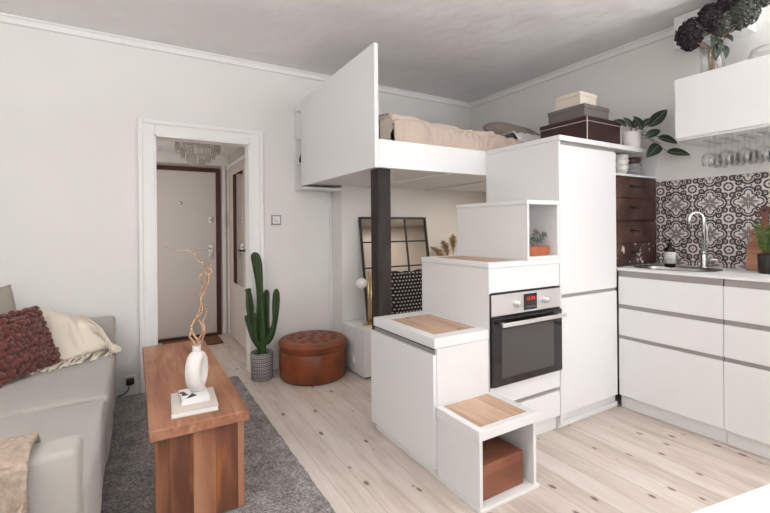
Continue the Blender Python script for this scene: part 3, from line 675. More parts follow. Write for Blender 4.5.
for k, (dx, hh) in enumerate([(-.16, .62), (-.08, .68), (.0, .74), (.10, .72), (-.12, .56)]):
    m_ = MB(); top = PC + RV * dx + Vector((0, 0, hh)); bot = PC + Vector((0, 0, .25)); m_.tube([bot, bot + (top - bot) * .5 + Vector((0, 0, .03)), top], .003, 6)
    for q in range(220):
        f = q / 220; c = bot + (top - bot) * (.62 + .38 * f) + RV * dx * .35 * f * f; w = .034 * math.sin(PI * (f * .9 + .08)); d_ = Vector((random.uniform(-1, 1), random.uniform(-1, 1), .8)).normalized()
        m_.tube([c, c + d_ * w * 1.1 + Vector((0, 0, -.004)), c + d_ * w * 1.9 + Vector((0, 0, -.014))], [.0022, .002, .0008], 4)
    m_.build('plume', 'pampas', pp)

# ------------------------------------------------------------ stair units
XA, X3, X4, XT, XT2, YS, YF, YK = 1.213, 1.562, 1.850, 2.122, 2.700, 1.292, 1.582, 2.165
Z1, Z2, Z3, Z4, ZT = .342, .660, .999, 1.332, 1.715
su = thing('step_box', 'lowest white open-fronted stair box with a pine tread', 'stair unit', (1.39, 1.43, 0))
mb = MB(); mb.box(XA + .008, XA + .026, YS + .006, YF - .003, .0185, Z1 - .046, .001).box(X3 - .012, X3 + .006, YS + .006, YF - .003, .0185, Z1 - .046, .001).box(XA + .026, X3 - .012, YF - .02, YF - .003, .0185, Z1 - .046, .001)
mb.build('side_panel', 'whitepaint', su)
MB().box(XA + .002, X3 + .016, YS - .004, YF - .003, .001, .018, .002).build('bottom_shelf', 'whitepaint', su)
def tread(root, x0, x1, y0, y1, z, nose, ins, lift=0):
    mb = MB(); i0, i1, j0, j1 = ins; zz = z - .004
    mb.box(x0, x1, y0, y1, z - nose, z - .0045, .002)
    mb.box(x0, i0, y0, y1, z - .006, z, .0015).box(i1, x1, y0, y1, z - .006, z, .0015).box(i0, i1, y0, j0, z - .006, z, .0015).box(i0, i1, j1, y1, z - .006, z, .0015)
    mb.build('top', 'white', root); MB().box(i0 + .0005, i1 - .0005, j0 + .0005, j1 - .0005, z - .0044, z - .0008, 0).build('wood_tread', 'step', root)
tread(su, XA, X3 + .012, YS, YF - .003, Z1, .045, (XA + .034, X3 - .028, YS + .030, YF - .012))
o = MB().box(1.255, 1.515, 1.325, 1.53, .019, .168, .006, 2).build('wooden_box', 'walnut'); tag(o, 'brown wooden box with swirling grain inside the lowest stair box', 'box')

cb = thing('base_cabinet', 'white side-opening stair cabinet with a pine top tread', 'cabinet', (1.39, 1.87, 0))
MB().box(XA + .012, X3 - .004, YF + .001, YK, .028, Z2 - .05, .001).build('body', 'whitepaint', cb)
MB().box(XA + .006, X3 - .004, YF + .001, YK - .002, .001, .027, .002).build('plinth', 'whitepaint', cb)
MB().box(XA - .008, XA + .0115, YF + .004, YK + .028, .042, Z2 - .080, .0015).build('door', 'white', cb)
MB().box(XA + .004, XA + .0118, YF + .012, YK, Z2 - .078, Z2 - .058, .001).build('grip_profile', 'alu', cb)
MB().box(XA + .006, XA + .0118, YF + .012, YK, Z2 - .057, Z2 - .0505, .0).build('shadow_gap', 'dark', cb)
tread(cb, XA - .004, X3 - .002, YF - .002, YK, Z2, .048, (1.262, X3 - .024, 1.65, 2.06))
oc_ = thing('oven_cabinet', 'white oven housing step above and around the built-in oven', 'cabinet', (1.84, 1.87, 0))
MB().box(X3, X3 + .016, YF + .004, YK, .03, Z3 - .03, .001).box(X3, X3 + .002, YF + .001, YF + .004, .66, Z3 - .03, 0).build('side_panel', 'whitepaint', oc_)
MB().box(XT - .018, XT - .002, YF + .02, YK, .085, Z3 - .03, .001).build('side_panel', 'white', oc_)
MB().box(X3 + .001, XT - .002, YF, YF + .019, .842, Z3 - .029, .001).build('top_fascia', 'whitepaint', oc_)
MB().box(X3 + .002, XT - .004, YF, YF + .019, .256, .353, .001).build('lower_fascia', 'white', oc_)
MB().box(X3 + .002, XT - .004, YF + .008, YF + .02, .234, .2555, .001).build('grip_profile', 'alu', oc_)
MB().box(X3 + .016, XT - .004, YF, YF + .019, .088, .232, .0015).build('drawer', 'white', oc_)
MB().box(X3 + .016, XT - .002, YF + .03, YF + .046, .001, .084, .001).build('plinth', 'whitepaint', oc_)
MB().box(X3 + .017, XT - .019, YK - .01, YK, .09, .96, 0).build('back_panel', 'white', oc_)
tread(oc_, X3 - .004, XT - .001, YF - .004, YK, Z3, .028, (X3 + .04, X4 - .012, YF + .05, YK - .05))
# oven
ov = thing('oven', 'built-in steel and black glass oven in the stair block', 'oven', (1.84, 1.7, .356))
ox0, ox1 = X3 + .004, XT - .008
MB().box(X3 + .018, XT - .02, YF + .003, YK - .05, .357, .838, .001).build('housing', 'black', ov)
MB().box(ox0 + .004, ox1, YF - .012, YF + .002, .722, .832, .002).build('control_panel', 'steel', ov)
MB().box(ox0, ox1, YF - .006, YF + .002, .356, .838, .001).build('trim_frame', 'black', ov)
dr = MB().box(ox0 + .004, ox1, YF - .022, YF - .0065, .360, .712, .003).build('door', 'blackglass', ov)
MB().box(ox0 + .06, ox1 - .075, YF - .0235, YF - .0222, .40, .655, .0005).build('window', 'ovenwin', dr)
hb = MB(); hb.box(ox0 + .035, ox1 - .008, YF - .062, YF - .050, .672, .694, .004, 2)
hb.box(ox0 + .06, ox0 + .075, YF - .055, YF - .022, .677, .690, .002).box(ox1 - .04, ox1 - .025, YF - .055, YF - .022, .677, .690, .002); hb.build('handle', 'steel', dr)
for kx in (1.75, 1.975):
    MB().lathe([(0, 0), (.021, 0), (.021, .006), (.016, .008), (.015, .028), (0, .029)], (0, 0, 0), 28, mtx=Matrix.Translation((kx, YF - .012, .778)) @ Matrix.Rotation(PI / 2, 4, 'X')).build('knob', 'steel', ov)
dp = MB().box(1.805, 1.910, YF - .0145, YF - .0122, .733, .820, .001).build('display', 'blackglass', ov)
seg = MB()
def digit(x, z, w, h, segs):
    tt = .0022; y0, y1 = YF - .0153, YF - .0146
    R = {'a': (x, x + w, z + h - tt, z + h), 'g': (x, x + w, z + h / 2 - tt / 2, z + h / 2 + tt / 2), 'd': (x, x + w, z, z + tt), 'f': (x, x + tt, z + h / 2, z + h), 'e': (x, x + tt, z, z + h / 2), 'b': (x + w - tt, x + w, z + h / 2, z + h), 'c': (x + w - tt, x + w, z, z + h / 2)}
    for s_ in segs: a = R[s_]; seg.box(a[0], a[1], y0, y1, a[2], a[3], 0)
for i, sg in enumerate(['bc', 'abged', 'abged', 'fgbc']): digit(1.826 + i * .017 + (.004 if i > 1 else 0), .785, .009, .018, sg)
seg.build('digits', 'led', dp)
bt = MB()
for i in range(5): bt.box(1.822 + i * .017, 1.828 + i * .017, YF - .0153, YF - .0146, .748, .752, 0)
bt.build('buttons', 'alu', dp)
# third riser box with cubby
c4 = thing('cubby_box', 'white upper stair box with a small open cubby', 'stair unit', (1.98, 1.87, Z3))
MB().box(X4 + .002, X4 + .016, YF - .003, YK, Z3 + .001, Z4 - .024, .001).build('side_panel', 'whitepaint', c4)
MB().box(XT - .017, XT - .003, YF - .003, YK, Z3 + .001, Z4 - .024, .001).build('side_panel', 'white', c4)
MB().box(X4 + .016, XT - .017, YF - .003, YK, Z3 + .001, Z3 + .018, .001).build('bottom_shelf', 'white', c4)
MB().box(X4 + .016, XT - .017, YF + .24, YF + .25, Z3 + .018, Z4 - .024, 0).build('back_panel', 'white', c4)
MB().box(X4 - .003, XT - .002, YF - .006, YK, Z4 - .0235, Z4, .002).build('top', 'white', c4)
tp_ = thing('planter', 'rectangular terracotta planter with grey-green sprigs in the cubby', 'plant', (2.02, 1.70, Z3 + .0185))
MB().poly([(1.90, 1.625, Z3 + .0185), (2.085, 1.625, Z3 + .0185), (2.09, 1.622, Z3 + .072), (1.893, 1.622, Z3 + .072)], (0, .085, 0), .002).build('pot', 'terra', tp_)
lf = MB()
def oval(mb, c, n, r, squash=.8):
    n = Vector(n).normalized(); q = n.to_track_quat('Z', 'Y').to_matrix().to_4x4()
    mb.lathe([(0, 0), (r * .6, .0006), (r, .0), (r * .6, .0018), (0, .002)], (0, 0, 0), 12, 1, squash, mtx=Matrix.Translation(c) @ q)
for k, (dx, dz, ln) in enumerate([(-.05, .07, 5), (.0, .09, 6), (.045, .075, 6)]):
    b0 = Vector((2.0 + dx * .5, 1.665, Z3 + .066)); b1 = Vector((2.0 + dx * 1.6, 1.64, Z3 + .066 + dz)); lf.tube([b0, (b0 + b1) / 2 + Vector((0, 0, .015)), b1], .0015, 5)
    for q in range(ln):
        p = b0.lerp(b1, .35 + .65 * q / (ln - 1)); oval(lf, p + Vector((.012 * (-1) ** q, -.004, .004)), (.3 * (-1) ** q, -1, .5), .016)
lf.build('foliage', 'euca', tp_)

# ------------------------------------------------------------ tall cabinet
tc_ = thing('tall_cabinet', 'tall white two-door cabinet beside the oven, topped by a slab', 'cabinet', (2.41, 1.87, 0))
MB().box(XT, XT + .015, YF - .002, YK, .03, 1.684, .001).build('side_panel', 'whitepaint', tc_)
MB().box(XT + .016, XT2 - .001, YF + .02, YK, .085, 1.684, .001).build('body', 'white', tc_)
MB().box(XT + .016, XT2 - .002, YF, YF + .0195, .785, 1.662, .0015).build('door', 'white', tc_)
MB().box(XT + .016, XT2 - .002, YF, YF + .0195, .088, .764, .0015).build('door', 'white', tc_)
MB().box(XT + .018, XT2 - .006, YF + .008, YF + .0195, .765, .784, .0).build('grip_profile', 'alu', tc_)
MB().box(XT + .018, XT2 - .004, YF + .010, YF + .0195, 1.663, 1.684, .0).build('shadow_gap', 'alu', tc_)
MB().box(XT + .001, XT2 + .03, YF + .035, YF + .05, .001, .084, .001).box(XT + .001, XT2 + .03, YF + .018, YF + .035, .001, .03, .003).build('plinth', 'whitepaint', tc_)
MB().box(XT - .003, 3.035, YF - .012, YK, 1.685, ZT, .002).build('top_slab', 'white', tc_)

# ------------------------------------------------------------ loft bed
YL = 2.168
lfb = thing('loft_bed', 'white boarded loft platform with a guard panel and dark timber post', 'loft bed', (2.2, 2.8, 0))
MB().box(1.258, XR - .003, YL, YL + .03, 1.545, ZT, .002).build('front_beam', 'white', lfb)
MB().box(1.258, XR - .003, YL + .03, YB - .005, 1.553, 1.60, .002).build('platform', 'whitepaint', lfb)
MB().box(1.80, 1.83, YL + .031, 3.5, 1.540, 1.553, .001).box(2.43, 2.46, YL + .031, 3.5, 1.540, 1.553, .001).build('batten', 'white', lfb)
MB().poly([(1.230, YL, 1.545), (1.230, 3.44, 1.545), (1.230, 3.44, 2.272), (1.230, YL, 2.283)], (.0275, 0, 0), .001).build('guard_panel', 'white', lfb)
MB().box(1.272, 1.362, 2.205, 2.30, .001, 1.545, .003).build('post', 'darkwood', lfb)
ws = thing('wall_shelf', 'narrow white shelf niche fixed to the wall behind the guard panel', 'shelf', (1.3, 3.49, 1.50))
mb = MB()
for z in (1.733, 1.948, 2.188): MB().box(1.205, 1.389, 3.445, YB - .0325, z, z + .014, .001).build('shelf_board', 'white', ws)
MB().box(1.205, 1.544, 3.32, YB - .001, 1.512, 1.530, .001).build('bottom_board', 'white', ws)
MB().box(1.205, 1.40, YB - .0315, YB - .001, 1.531, 2.20, .001).box(1.39, 1.405, 3.445, YB - .032, 1.531, 2.2, .001).build('back_board', 'whitepaint', ws)
o = MB().lathe([(0, 0), (.018, 0), (.02, .03), (.016, .05), (.008, .06), (.008, .075), (0, .076)], (1.245, 3.475, 1.7485), 20).build('small_jar', 'black'); tag(o, 'small dark jar on the wall shelf beside the loft panel', 'jar')
# mattress, bedding
mt = thing('mattress', 'thick mattress lying on the loft platform', 'mattress', (2.2, 2.85, 1.601))
soft(1.30, 3.14, 2.235, 3.47, 1.602, 1.84, .05, .004).build('body', 'sheet', mt)
def spread(u, v):
    x = 1.36 + 1.20 * u; hf = .275 - .04 * u
    pts = [(2.212, 1.60), (2.20, 1.72), (2.215, 1.855 - .03 * u), (2.29, 1.905 - .045 * u), (2.6, 1.925 - .05 * u), (3.2, 1.915 - .05 * u), (3.47, 1.90 - .05 * u)]
    s = v * (len(pts) - 1); i = min(int(s), len(pts) - 2); f = s - i
    y = pts[i][0] * (1 - f) + pts[i + 1][0] * f; z = pts[i][1] * (1 - f) + pts[i + 1][1] * f
    w = nz(u * 7, v * 2.2, .3, 1.6); w2 = nz(u * 22, v * 8, 3, 1.6) + .8 * abs(nz(u * 12 + v * 3, v * 4, 5, 1.5))
    y -= (.018 * w + .014 * w2) if v < .45 else 0; z += (.022 * w + .014 * w2) * min(1, v * 3)
    if v < .45: y = min(y, 2.223)
    y = max(y, 2.2)
    return Vector((x, y, z))
tag(MB().surf(spread, 90, 60, -.008).build('bedspread', 'bed'), 'wrinkled beige linen bedspread covering the loft mattress', 'bedspread')
def fold(u, v):
    x = 1.285 + .105 * u; q = spread(.02, v); w = nz(u * 3, v * 5, 8, 2)
    return Vector((x, max(2.2, q.y - .001), q.z - .03 * (1 - u) - .004 + .012 * w))
tag(MB().surf(fold, 14, 50, -.006).build('bed_blanket', 'bedgrey'), 'grey-brown folded blanket at the panel end of the loft bed', 'blanket')
def sh(u, v):
    x = 2.535 + .42 * u; y = 2.215 + .50 * v; return Vector((x, y + .004 * math.sin(u * 40), 1.915 + .010 * math.sin(u * 34) * (1 - v) + .012 * nz(u * 5, v * 5, 1, 2) - .09 * max(0, .15 - v) / .15))
tag(MB().surf(sh, 60, 24, .006).build('white_sheet', 'sheet'), 'crumpled white sheet edge between bedspread and stacked boxes', 'sheet')
pm = Matrix.Rotation(math.radians(20), 3, 'Z') @ Matrix.Rotation(math.radians(-68), 3, 'X')
tag(pillow((2.93, 2.60, 1.975), .56, .46, .18, 'bedgrey', pm).build('bed_pillow', 'bedgrey'), 'grey bed pillow at the far head of the loft bed', 'pillow')

# stacked boxes on the tall cabinet
def lidbox(name, label, x0, x1, y0, y1, z0, z1, lh, m, edge=None, rz=0):
    c = ((x0 + x1) / 2, (y0 + y1) / 2, z0); t = thing(name, label, 'box', c)
    MB().box(x0 + .004, x1 - .004, y0 + .004, y1 - .004, z0, z1 - lh * .5, .002).build('body', m, t)
    MB().box(x0, x1, y0, y1, z1 - lh, z1, .003).build('lid', m, t)
    if edge:
        mb = MB()
        for zz in (z1 - lh,):
            mb.box(x0 - .001, x1 + .001, y0 - .001, y1 + .001, zz - .004, zz, .0005)
        for xx in (x0 - .001, x1 - .004): mb.box(xx, xx + .005, y0 - .002, y0 + .003, z0 + .001, z1 - .004, .001)
        mb.build('metal_edging', edge, t)
    t.rotation_euler.z = rz; return t
lidbox('storage_box', 'largest box of the stack, dark brown leather with pale edging', 2.515, 2.90, 1.66, 2.03, ZT + .0005, 1.900, .03, 'boxdark', 'steel')
lidbox('storage_box', 'grey lidded card box between the dark and the cream box', 2.565, 2.85, 1.71, 2.00, 1.9015, 2.000, .03, 'boxgrey')
lidbox('storage_box', 'cream lidded card box on top of the box stack', 2.61, 2.80, 1.77, 1.97, 2.0015, 2.105, .028, 'boxcream')

# ------------------------------------------------------------ kitchen run along the right wall
BX = 2.705
YE = -.19
units = [(1.0105, YF), (.4105, 1.0085), (-.1895, .4085)]
for i, (a, b) in enumerate(units):
    k = thing('base_cabinet', ['white three-drawer base cabinet under the sink', 'white three-drawer base cabinet right of the sink cabinet', 'white three-drawer base cabinet at the near end of the worktop'][i], 'cabinet', (2.95, (a + b) / 2, 0), 'kitchen base cabinets')
    del k['group']
    cb0, cb1 = a + .001, b - .001
    if i == 0:
        MB().box(BX + .02, XR - .002, cb0, cb1, .085, .66, .001).box(BX + .02, BX + .06, cb0, cb1, .66, .868, .001).build('body', 'white', k)
    else: MB().box(BX + .02, XR - .002, cb0, cb1, .085, .868, .001).build('body', 'white', k)
    for z0_, z1_ in ((.088, .454), (.478, .650), (.678, .856)):
        MB().box(BX, BX + .0195, a + .0002, b - (.006 if i == 0 else .0002), z0_, z1_, .0015).build('drawer', 'white', k)
    for z0_, z1_ in ((.4545, .4775), (.6505, .6775), (.8565, .8955)):
        MB().box(BX + .008, BX + .0195, a + .001, b - .004, z0_, z1_, .0).build('grip_profile', 'alu', k)
    MB().box(BX + .035, BX + .05, a, b, .001, .084, .001).build('plinth', 'whitepaint', k)
# worktop with sink cut-out
SXC, SYC, SA, SB = 2.945, 1.345, .150, .215
def sup(n, a, b, z, e=3.0):
    out = []
    for k in range(n):
        t_ = 2 * PI * k / n; c, s_ = math.cos(t_), math.sin(t_)
        out.append(Vector((SXC + a * abs(c) ** (2 / e) * (1 if c >= 0 else -1), SYC + b * abs(s_) ** (2 / e) * (1 if s_ >= 0 else -1), z)))
    return out
wx0, wx1, wy0, wy1, wz0, wz1 = BX - .006, XR - .001, YE, YF - .001, .8965, .912
mb = MB(); b = bmesh.new(); N = 64
def rectpt(p, z):
    d = Vector((p.x - SXC, p.y - SYC)); s_ = min([((wx1 if d.x > 0 else wx0) - SXC) / d.x if abs(d.x) > 1e-9 else 9e9, ((wy1 if d.y > 0 else 1.012) - SYC) / d.y if abs(d.y) > 1e-9 else 9e9]); return Vector((SXC + d.x * s_, SYC + d.y * s_, z))
inn = sup(N, SA, SB, wz1); outr = [rectpt(p, wz1) for p in inn]
# snap nearest outer points to the corners
for cx in (wx0, wx1):
    for cy in (1.012, wy1):
        j = min(range(N), key=lambda q: (outr[q].x - cx) ** 2 + (outr[q].y - cy) ** 2); outr[j] = Vector((cx, cy, wz1))
iv = [b.verts.new(p) for p in inn]; ovs = [b.verts.new(p) for p in outr]; iv2 = [b.verts.new((p.x, p.y, wz0)) for p in inn]; ov2 = [b.verts.new((p.x, p.y, wz0)) for p in outr]
for k in range(N):
    q = (k + 1) % N; b.faces.new((iv[k], ovs[k], ovs[q], iv[q])); b.faces.new((iv2[k], iv2[q], ov2[q], ov2[k])); b.faces.new((iv[k], iv[q], iv2[q], iv2[k])); b.faces.new((ovs[k], ov2[k], ov2[q], ovs[q]))
bmesh.ops.recalc_face_normals(b, faces=b.faces); mb.merge(b)
mb.box(wx0, wx1, wy0, 1.0125, wz0, wz1, 0)
mb.box(2.7035, wx1, wy1 - .0001, 2.11, wz0, wz1, 0)
o = mb.build('worktop', 'white'); tag(o, 'long white kitchen worktop along the right wall', 'worktop')
sk = thing('sink', 'oval brushed steel sink set into the worktop', 'sink', (SXC, SYC, .90))
mb = MB(); b = bmesh.new()
loops = [sup(N, SA + .014, SB + .014, wz1 + .0008), sup(N, SA + .012, SB + .012, wz1 + .004), sup(N, SA - .002, SB - .002, wz1 + .004), sup(N, SA - .010, SB - .010, wz1 - .01), sup(N, SA - .014, SB - .014, wz1 - .13), sup(N, SA - .04, SB - .04, wz1 - .15)]
vv = [[b.verts.new(p) for p in L] for L in loops]
for i in range(len(vv) - 1):
    for k in range(N): q = (k + 1) % N; b.faces.new((vv[i][k], vv[i][q], vv[i + 1][q], vv[i + 1][k]))
b.faces.new(vv[-1]); bmesh.ops.recalc_face_normals(b, faces=b.faces)
for f in b.faces: f.normal_flip() if f.normal.z < 0 and len(f.verts) > 4 else None
mb.merge(b, None, True); mb.build('basin', 'sinksteel', sk)
MB().lathe([(0, .001), (.03, .001), (.03, .003), (.018, .004), (0, .002)], (SXC, SYC, wz1 - .15), 24).build('drain', 'chrome', sk)
# faucet
fx, fy = 3.135, 1.27; fa = thing('faucet', 'tall chrome arched kitchen tap behind the sink', 'faucet', (fx, fy, wz1 + .0005))
zb = wz1 + .0005
MB().lathe([(0, 0), (.026, 0), (.026, .006), (.018, .01), (.018, .075), (.014, .085), (0, .085)], (fx, fy, zb), 28).build('base', 'chrome', fa)
pts = [(fx, fy, zb + .08), (fx, fy, zb + .31)]; ra = .043; dx, dy = -.80, .60
for k in range(1, 13):
    a = PI * k / 12; pts.append((fx + dx * ra * (1 - math.cos(a)), fy + dy * ra * (1 - math.cos(a)), zb + .31 + ra * math.sin(a)))
pts.append((fx + dx * 2 * ra, fy + dy * 2 * ra, zb + .262)); MB().tube(pts, .0105, 14).build('spout', 'chrome', fa)
MB().tube([(fx, fy, zb + .05), (fx - .02, fy - .03, zb + .052), (fx - .035, fy - .09, zb + .055)], .0075, 12).build('lever', 'chrome', fa)
MB().tube([(fx + .002, fy - .008, zb + .085), (fx + .002, fy - .018, zb + .14), (fx + .002, fy - .018, zb + .25), (fx, fy - .010, zb + .30)], .003, 8).build('stay_rod', 'chrome', fa)
# soap bottle
sx, sy = 3.09, 1.448; sb = thing('soap_bottle', 'black pump soap bottle with a white label behind the sink', 'bottle', (sx, sy, zb))
MB().lathe([(0, 0), (.030, 0), (.032, .004), (.032, .110), (.026, .122), (.012, .128), (.012, .136), (0, .136)], (sx, sy, zb), 32).build('body', 'soap', sb)
MB().lathe([(.0325, .018), (.0327, .018), (.0327, .095), (.0325, .095)], (sx, sy, zb), 48).build('label', 'label', sb)
mb = MB()
for i, (zz, w_) in enumerate([(.078, .020), (.062, .026), (.052, .016), (.044, .022), (.036, .018)]):
    a0 = math.atan2(-sy, -sx); n_ = 5
    for q in range(n_):
        a = a0 + (q / (n_ - 1) - .5) * w_ / .033
        mb.box(-.0022, .0022, -.0003, .0003, -.0012, .0012, 0, mtx=Matrix.Translation((sx + .0331 * math.cos(a), sy + .0331 * math.sin(a), zb + zz)) @ Matrix.Rotation(a + PI / 2, 4, 'Z'))
mb.build('label_print', 'ink', sb)
MB().lathe([(0, .1361), (.010, .1361), (.010, .150), (.004, .151), (.004, .168), (.009, .169), (.009, .175), (0, .176)], (sx, sy, zb), 20).tube([(sx, sy, zb + .171), (sx - .03, sy + .012, zb + .171), (sx - .034, sy + .013, zb + .165)], .0035, 8).build('pump', 'soap', sb)
# cutting boards
def cboard(label, cy, w, h, x0, lean, m, seed, hole=True):
    t = thing('cutting_board', label, 'cutting board', (x0, cy, zb))
    b = bmesh.new(); N2 = 40; pts = []
    hw = w / 2; body = h * .70; hr = .026
    out = [(-hw * .86, 0), (hw * .86, 0), (hw, .012), (hw * 1.0, body * .8), (hw * .82, body * .95), (hw * .4, body * 1.02), (.016, body * 1.08), (.015, h - hr * 1.9)]
    for k in range(13):
        a = -PI * .33 + (PI + PI * .66) * k / 12; out.append((hr * math.cos(a), h - hr + hr * math.sin(a)))
    out += [(-.015, h - hr * 1.9), (-.016, body * 1.08), (-hw * .4, body * 1.02), (-hw * .82, body * .95), (-hw, body * .8), (-hw, .012)]
    ring = [(.011 * math.cos(2 * PI * k / 16), h - hr + .011 * math.sin(2 * PI * k / 16)) for k in range(16)]
    vo = [b.verts.new((0, p[0], p[1])) for p in out]; vi = [b.verts.new((0, p[0], p[1])) for p in ring]
    es = [b.edges.new((vo[k], vo[(k + 1) % len(vo)])) for k in range(len(vo))] + [b.edges.new((vi[k], vi[(k + 1) % 16])) for k in range(16)]
    bmesh.ops.triangle_fill(b, edges=es, use_beauty=True)
    e = bmesh.ops.extrude_face_region(b, geom=b.faces[:]); bmesh.ops.translate(b, vec=(.016, 0, 0), verts=[x for x in e['geom'] if isinstance(x, bmesh.types.BMVert)])
    bmesh.ops.recalc_face_normals(b, faces=b.faces)
    mb = MB(); mb.merge(b, Matrix.Translation((x0, cy, zb)) @ Matrix.Rotation(lean, 4, 'Y')); mb.build('board', m, t); return t
cboard('dark wooden paddle board with a holed handle against the tiles', .985, .085, .385, 3.165, math.radians(6), 'walnut', 1)
cboard('shorter brown board leaning in front of the tall paddle board', 1.02, .07, .25, 3.135, math.radians(6), 'teak', 2)
# herb pot
hx, hy = 3.03, .912; hp = thing('potted_herb', 'green rosemary in a black round pot on the worktop', 'plant', (hx, hy, zb))
MB().lathe([(0, 0), (.046, 0), (.051, .01), (.054, .105), (.051, .108), (.048, .10), (.046, .09), (0, .09)], (hx, hy, zb), 36).build('pot', 'black', hp)
mb = MB()
for k in range(32):
    a = random.uniform(0, 2 * PI); r = random.uniform(0, .042); b0 = Vector((hx + r * math.cos(a), hy + r * math.sin(a), zb + .088)); hgt = random.uniform(.10, .20); sp_ = random.uniform(.2, .9)
    b1 = b0 + Vector((math.cos(a) * sp_ * .05, math.sin(a) * sp_ * .05, hgt)); mb.tube([b0, b0.lerp(b1, .5) + Vector((0, 0, .01)), b1], [.0012, .001, .0006], 4)
    for q in range(16):
        p = b0.lerp(b1, .25 + .75 * q / 15); aa = q * 2.4; d_ = Vector((math.cos(aa), math.sin(aa), .9)).normalized() * .026; mb.tube([p, p + d_ * .6, p + d_], [.0020, .0024, .0005], 4)
mb.build('foliage', 'herb', hp)
# backsplash
o = MB().box(XR - .010, XR - .0005, -.19, 1.60, .9125, 1.497, .0005).build('backsplash', 'tile', None, (XR - .01, 1.472, 1.326))
o['kind'] = 'structure'; o.name = 'trim_9'

# metal drawer chests between tall cabinet and tiles
for i, (z0_, lab) in enumerate([(.9128, 'lower rusty brown metal chest with flaking white paint, on the worktop'), (1.2165, 'upper rusty brown metal chest, stacked under the bowl shelf')]):
    k = thing('drawer_chest', lab, 'drawer chest', (2.95, 1.85, z0_))
    MB().box(2.706, XR - .003, 1.612, 2.10, z0_, z0_ + .302, .002).build('body', 'rust', k)
    for q in range(2):
        za = z0_ + .006 + q * .149; worn = (i == 0 and q == 0)
        d = MB().box(2.712, XR - .009, 1.603, 1.6115, za, za + .143, .002).build('drawer', 'rustworn' if worn else 'rust', k)
        if worn: d['label'] = 'drawer front with flaking white paint'
        zc = za + .085; px_ = 2.955
        MB().tube([(px_ - .045, 1.603, zc), (px_ - .045, 1.588, zc), (px_ + .045, 1.588, zc), (px_ + .045, 1.603, zc)], .005, 8).box(px_ - .055, px_ - .037, 1.6005, 1.603, zc - .012, zc + .012, .001).box(px_ + .037, px_ + .055, 1.6005, 1.603, zc - .012, zc + .012, .001).build('handle', 'black', d)
bs = thing('bowl_shelf', 'white open shelf niche for bowls above the drawer chests', 'shelf', (2.95, 1.85, 1.5195))
MB().box(2.703, XR - .002, 1.60, 2.10, 1.520, 1.534, .001).build('shelf_board', 'white', bs)
MB().box(XR - .018, XR - .002, 1.60, 2.10, 1.5345, 1.684, .001).build('side_panel', 'white', bs)
MB().box(2.703, XR - .018, 2.09, 2.10, 1.5345, 1.684, .001).build('back_panel', 'white', bs)
def bowl(m, label, x, y, z, r, h, group, ribbed=False):
    p = [(0, .0), (r * .5, .0), (r * .55, .004), (r * .85, h * .45), (r, h), (r - .004, h), (r * .8, h * .5), (r * .45, .010), (0, .009)]
    o = MB().lathe(p, (x, y, z), 48, rib=.012 if ribbed else 0, ribn=24 if ribbed else 0).build('bowl', m); return tag(o, label, 'bowl', group)
sz = 1.5345
for k in range(2): bowl('bowlc', ['lower cream bowl of the stack nearest the tall cabinet', 'upper cream bowl of the stack nearest the tall cabinet'][k], 2.765, 1.68, sz + k * .050, .055, .075, 'cream bowls')
for k in range(3): bowl('bowlw', ['bottom bowl of the white ribbed bowl stack', 'middle bowl of the white ribbed bowl stack', 'top bowl of the white ribbed bowl stack'][k], 2.895, 1.67, sz + k * .036, .058, .065, 'white ribbed bowls', True)
for k in range(2): bowl('bowlg', ['bottom grey bowl in the stack by the tiles', 'second grey bowl in the stack by the tiles'][k], 3.06, 1.68, sz + k * .030, .062, .055, 'grey bowls', True)
bowl('bowlb', 'dark brown bowl on top of the grey bowls', 3.06, 1.68, sz + .068, .064, .062, 'bowls in the shelf niche')

# trailing plant on the slab end
pc2 = Vector((2.975, 1.635, ZT + .0005)); pl = thing('trailing_plant', 'dark green leafy plant in a pale pot on the slab end', 'plant', pc2)
MB().lathe([(0, 0), (.052, 0), (.056, .006), (.062, .115), (.058, .117), (.054, .10), (0, .10)], pc2, 32).build('pot', 'plaster', pl)
def leaf(mb, rib, base, tip, w, nrm, droop=.02):
    base = Vector(base); tip = Vector(tip); d = tip - base; L = d.length; d.normalize(); n = Vector(nrm).normalized(); sd = d.cross(n).normalized(); n = sd.cross(d).normalized()
    def fn(u, v):
        a = v * 2 - 1; wd = w * (math.sin(PI * min(1, u ** .75)) ** .8 if 0 < u < 1 else 0) * .5
        return base + d * (L * u) + sd * (a * wd) + n * (abs(a) * wd * .35 - droop * 4 * (u - .5) ** 2)
    mb.surf(fn, 12, 4, .0008)
    rib.tube([base + d * (L * u) + n * (-droop * 4 * (u - .5) ** 2 + .0012) for u in (0, .25, .5, .75, .97)], [.0018, .0016, .0014, .001, .0004], 4)
lm, rb, st = MB(), MB(), MB()
P0 = pc2 + Vector((0, 0, .10))
FW = Vector((-.513, -.858, 0))   # toward the room
LV = [((-.035, .06, .02), (-.133, .10, .03), .05), ((.05, .02, .06), (-.02, .115, .07), .06), ((.06, .055, .04), (.11, .105, .05), .045), ((.10, .05, .04), (.225, .165, .05), .078), ((.055, -.03, .08), (.15, .015, .09), .058),
      ((.145, -.03, .07), (.275, -.075, .08), .062), ((.15, -.08, .08), (.045, -.172, .10), .078), ((.195, -.13, .08), (.345, -.155, .10), .06), ((-.01, .05, .03), (-.06, .12, .02), .045), ((.02, .05, .0), (.06, .13, -.02), .05)]
for a, b, w_ in LV:
    A = P0 + RV * a[0] + Vector((0, 0, a[1])) + FW * a[2]; B = P0 + RV * b[0] + Vector((0, 0, b[1])) + FW * b[2]
    leaf(lm, rb, A, B, w_, FW + Vector((0, 0, .45)), .008); st.tube([P0 - Vector((0, 0, .01)), P0.lerp(A, .5) + Vector((0, 0, .03)), A], .002, 5)
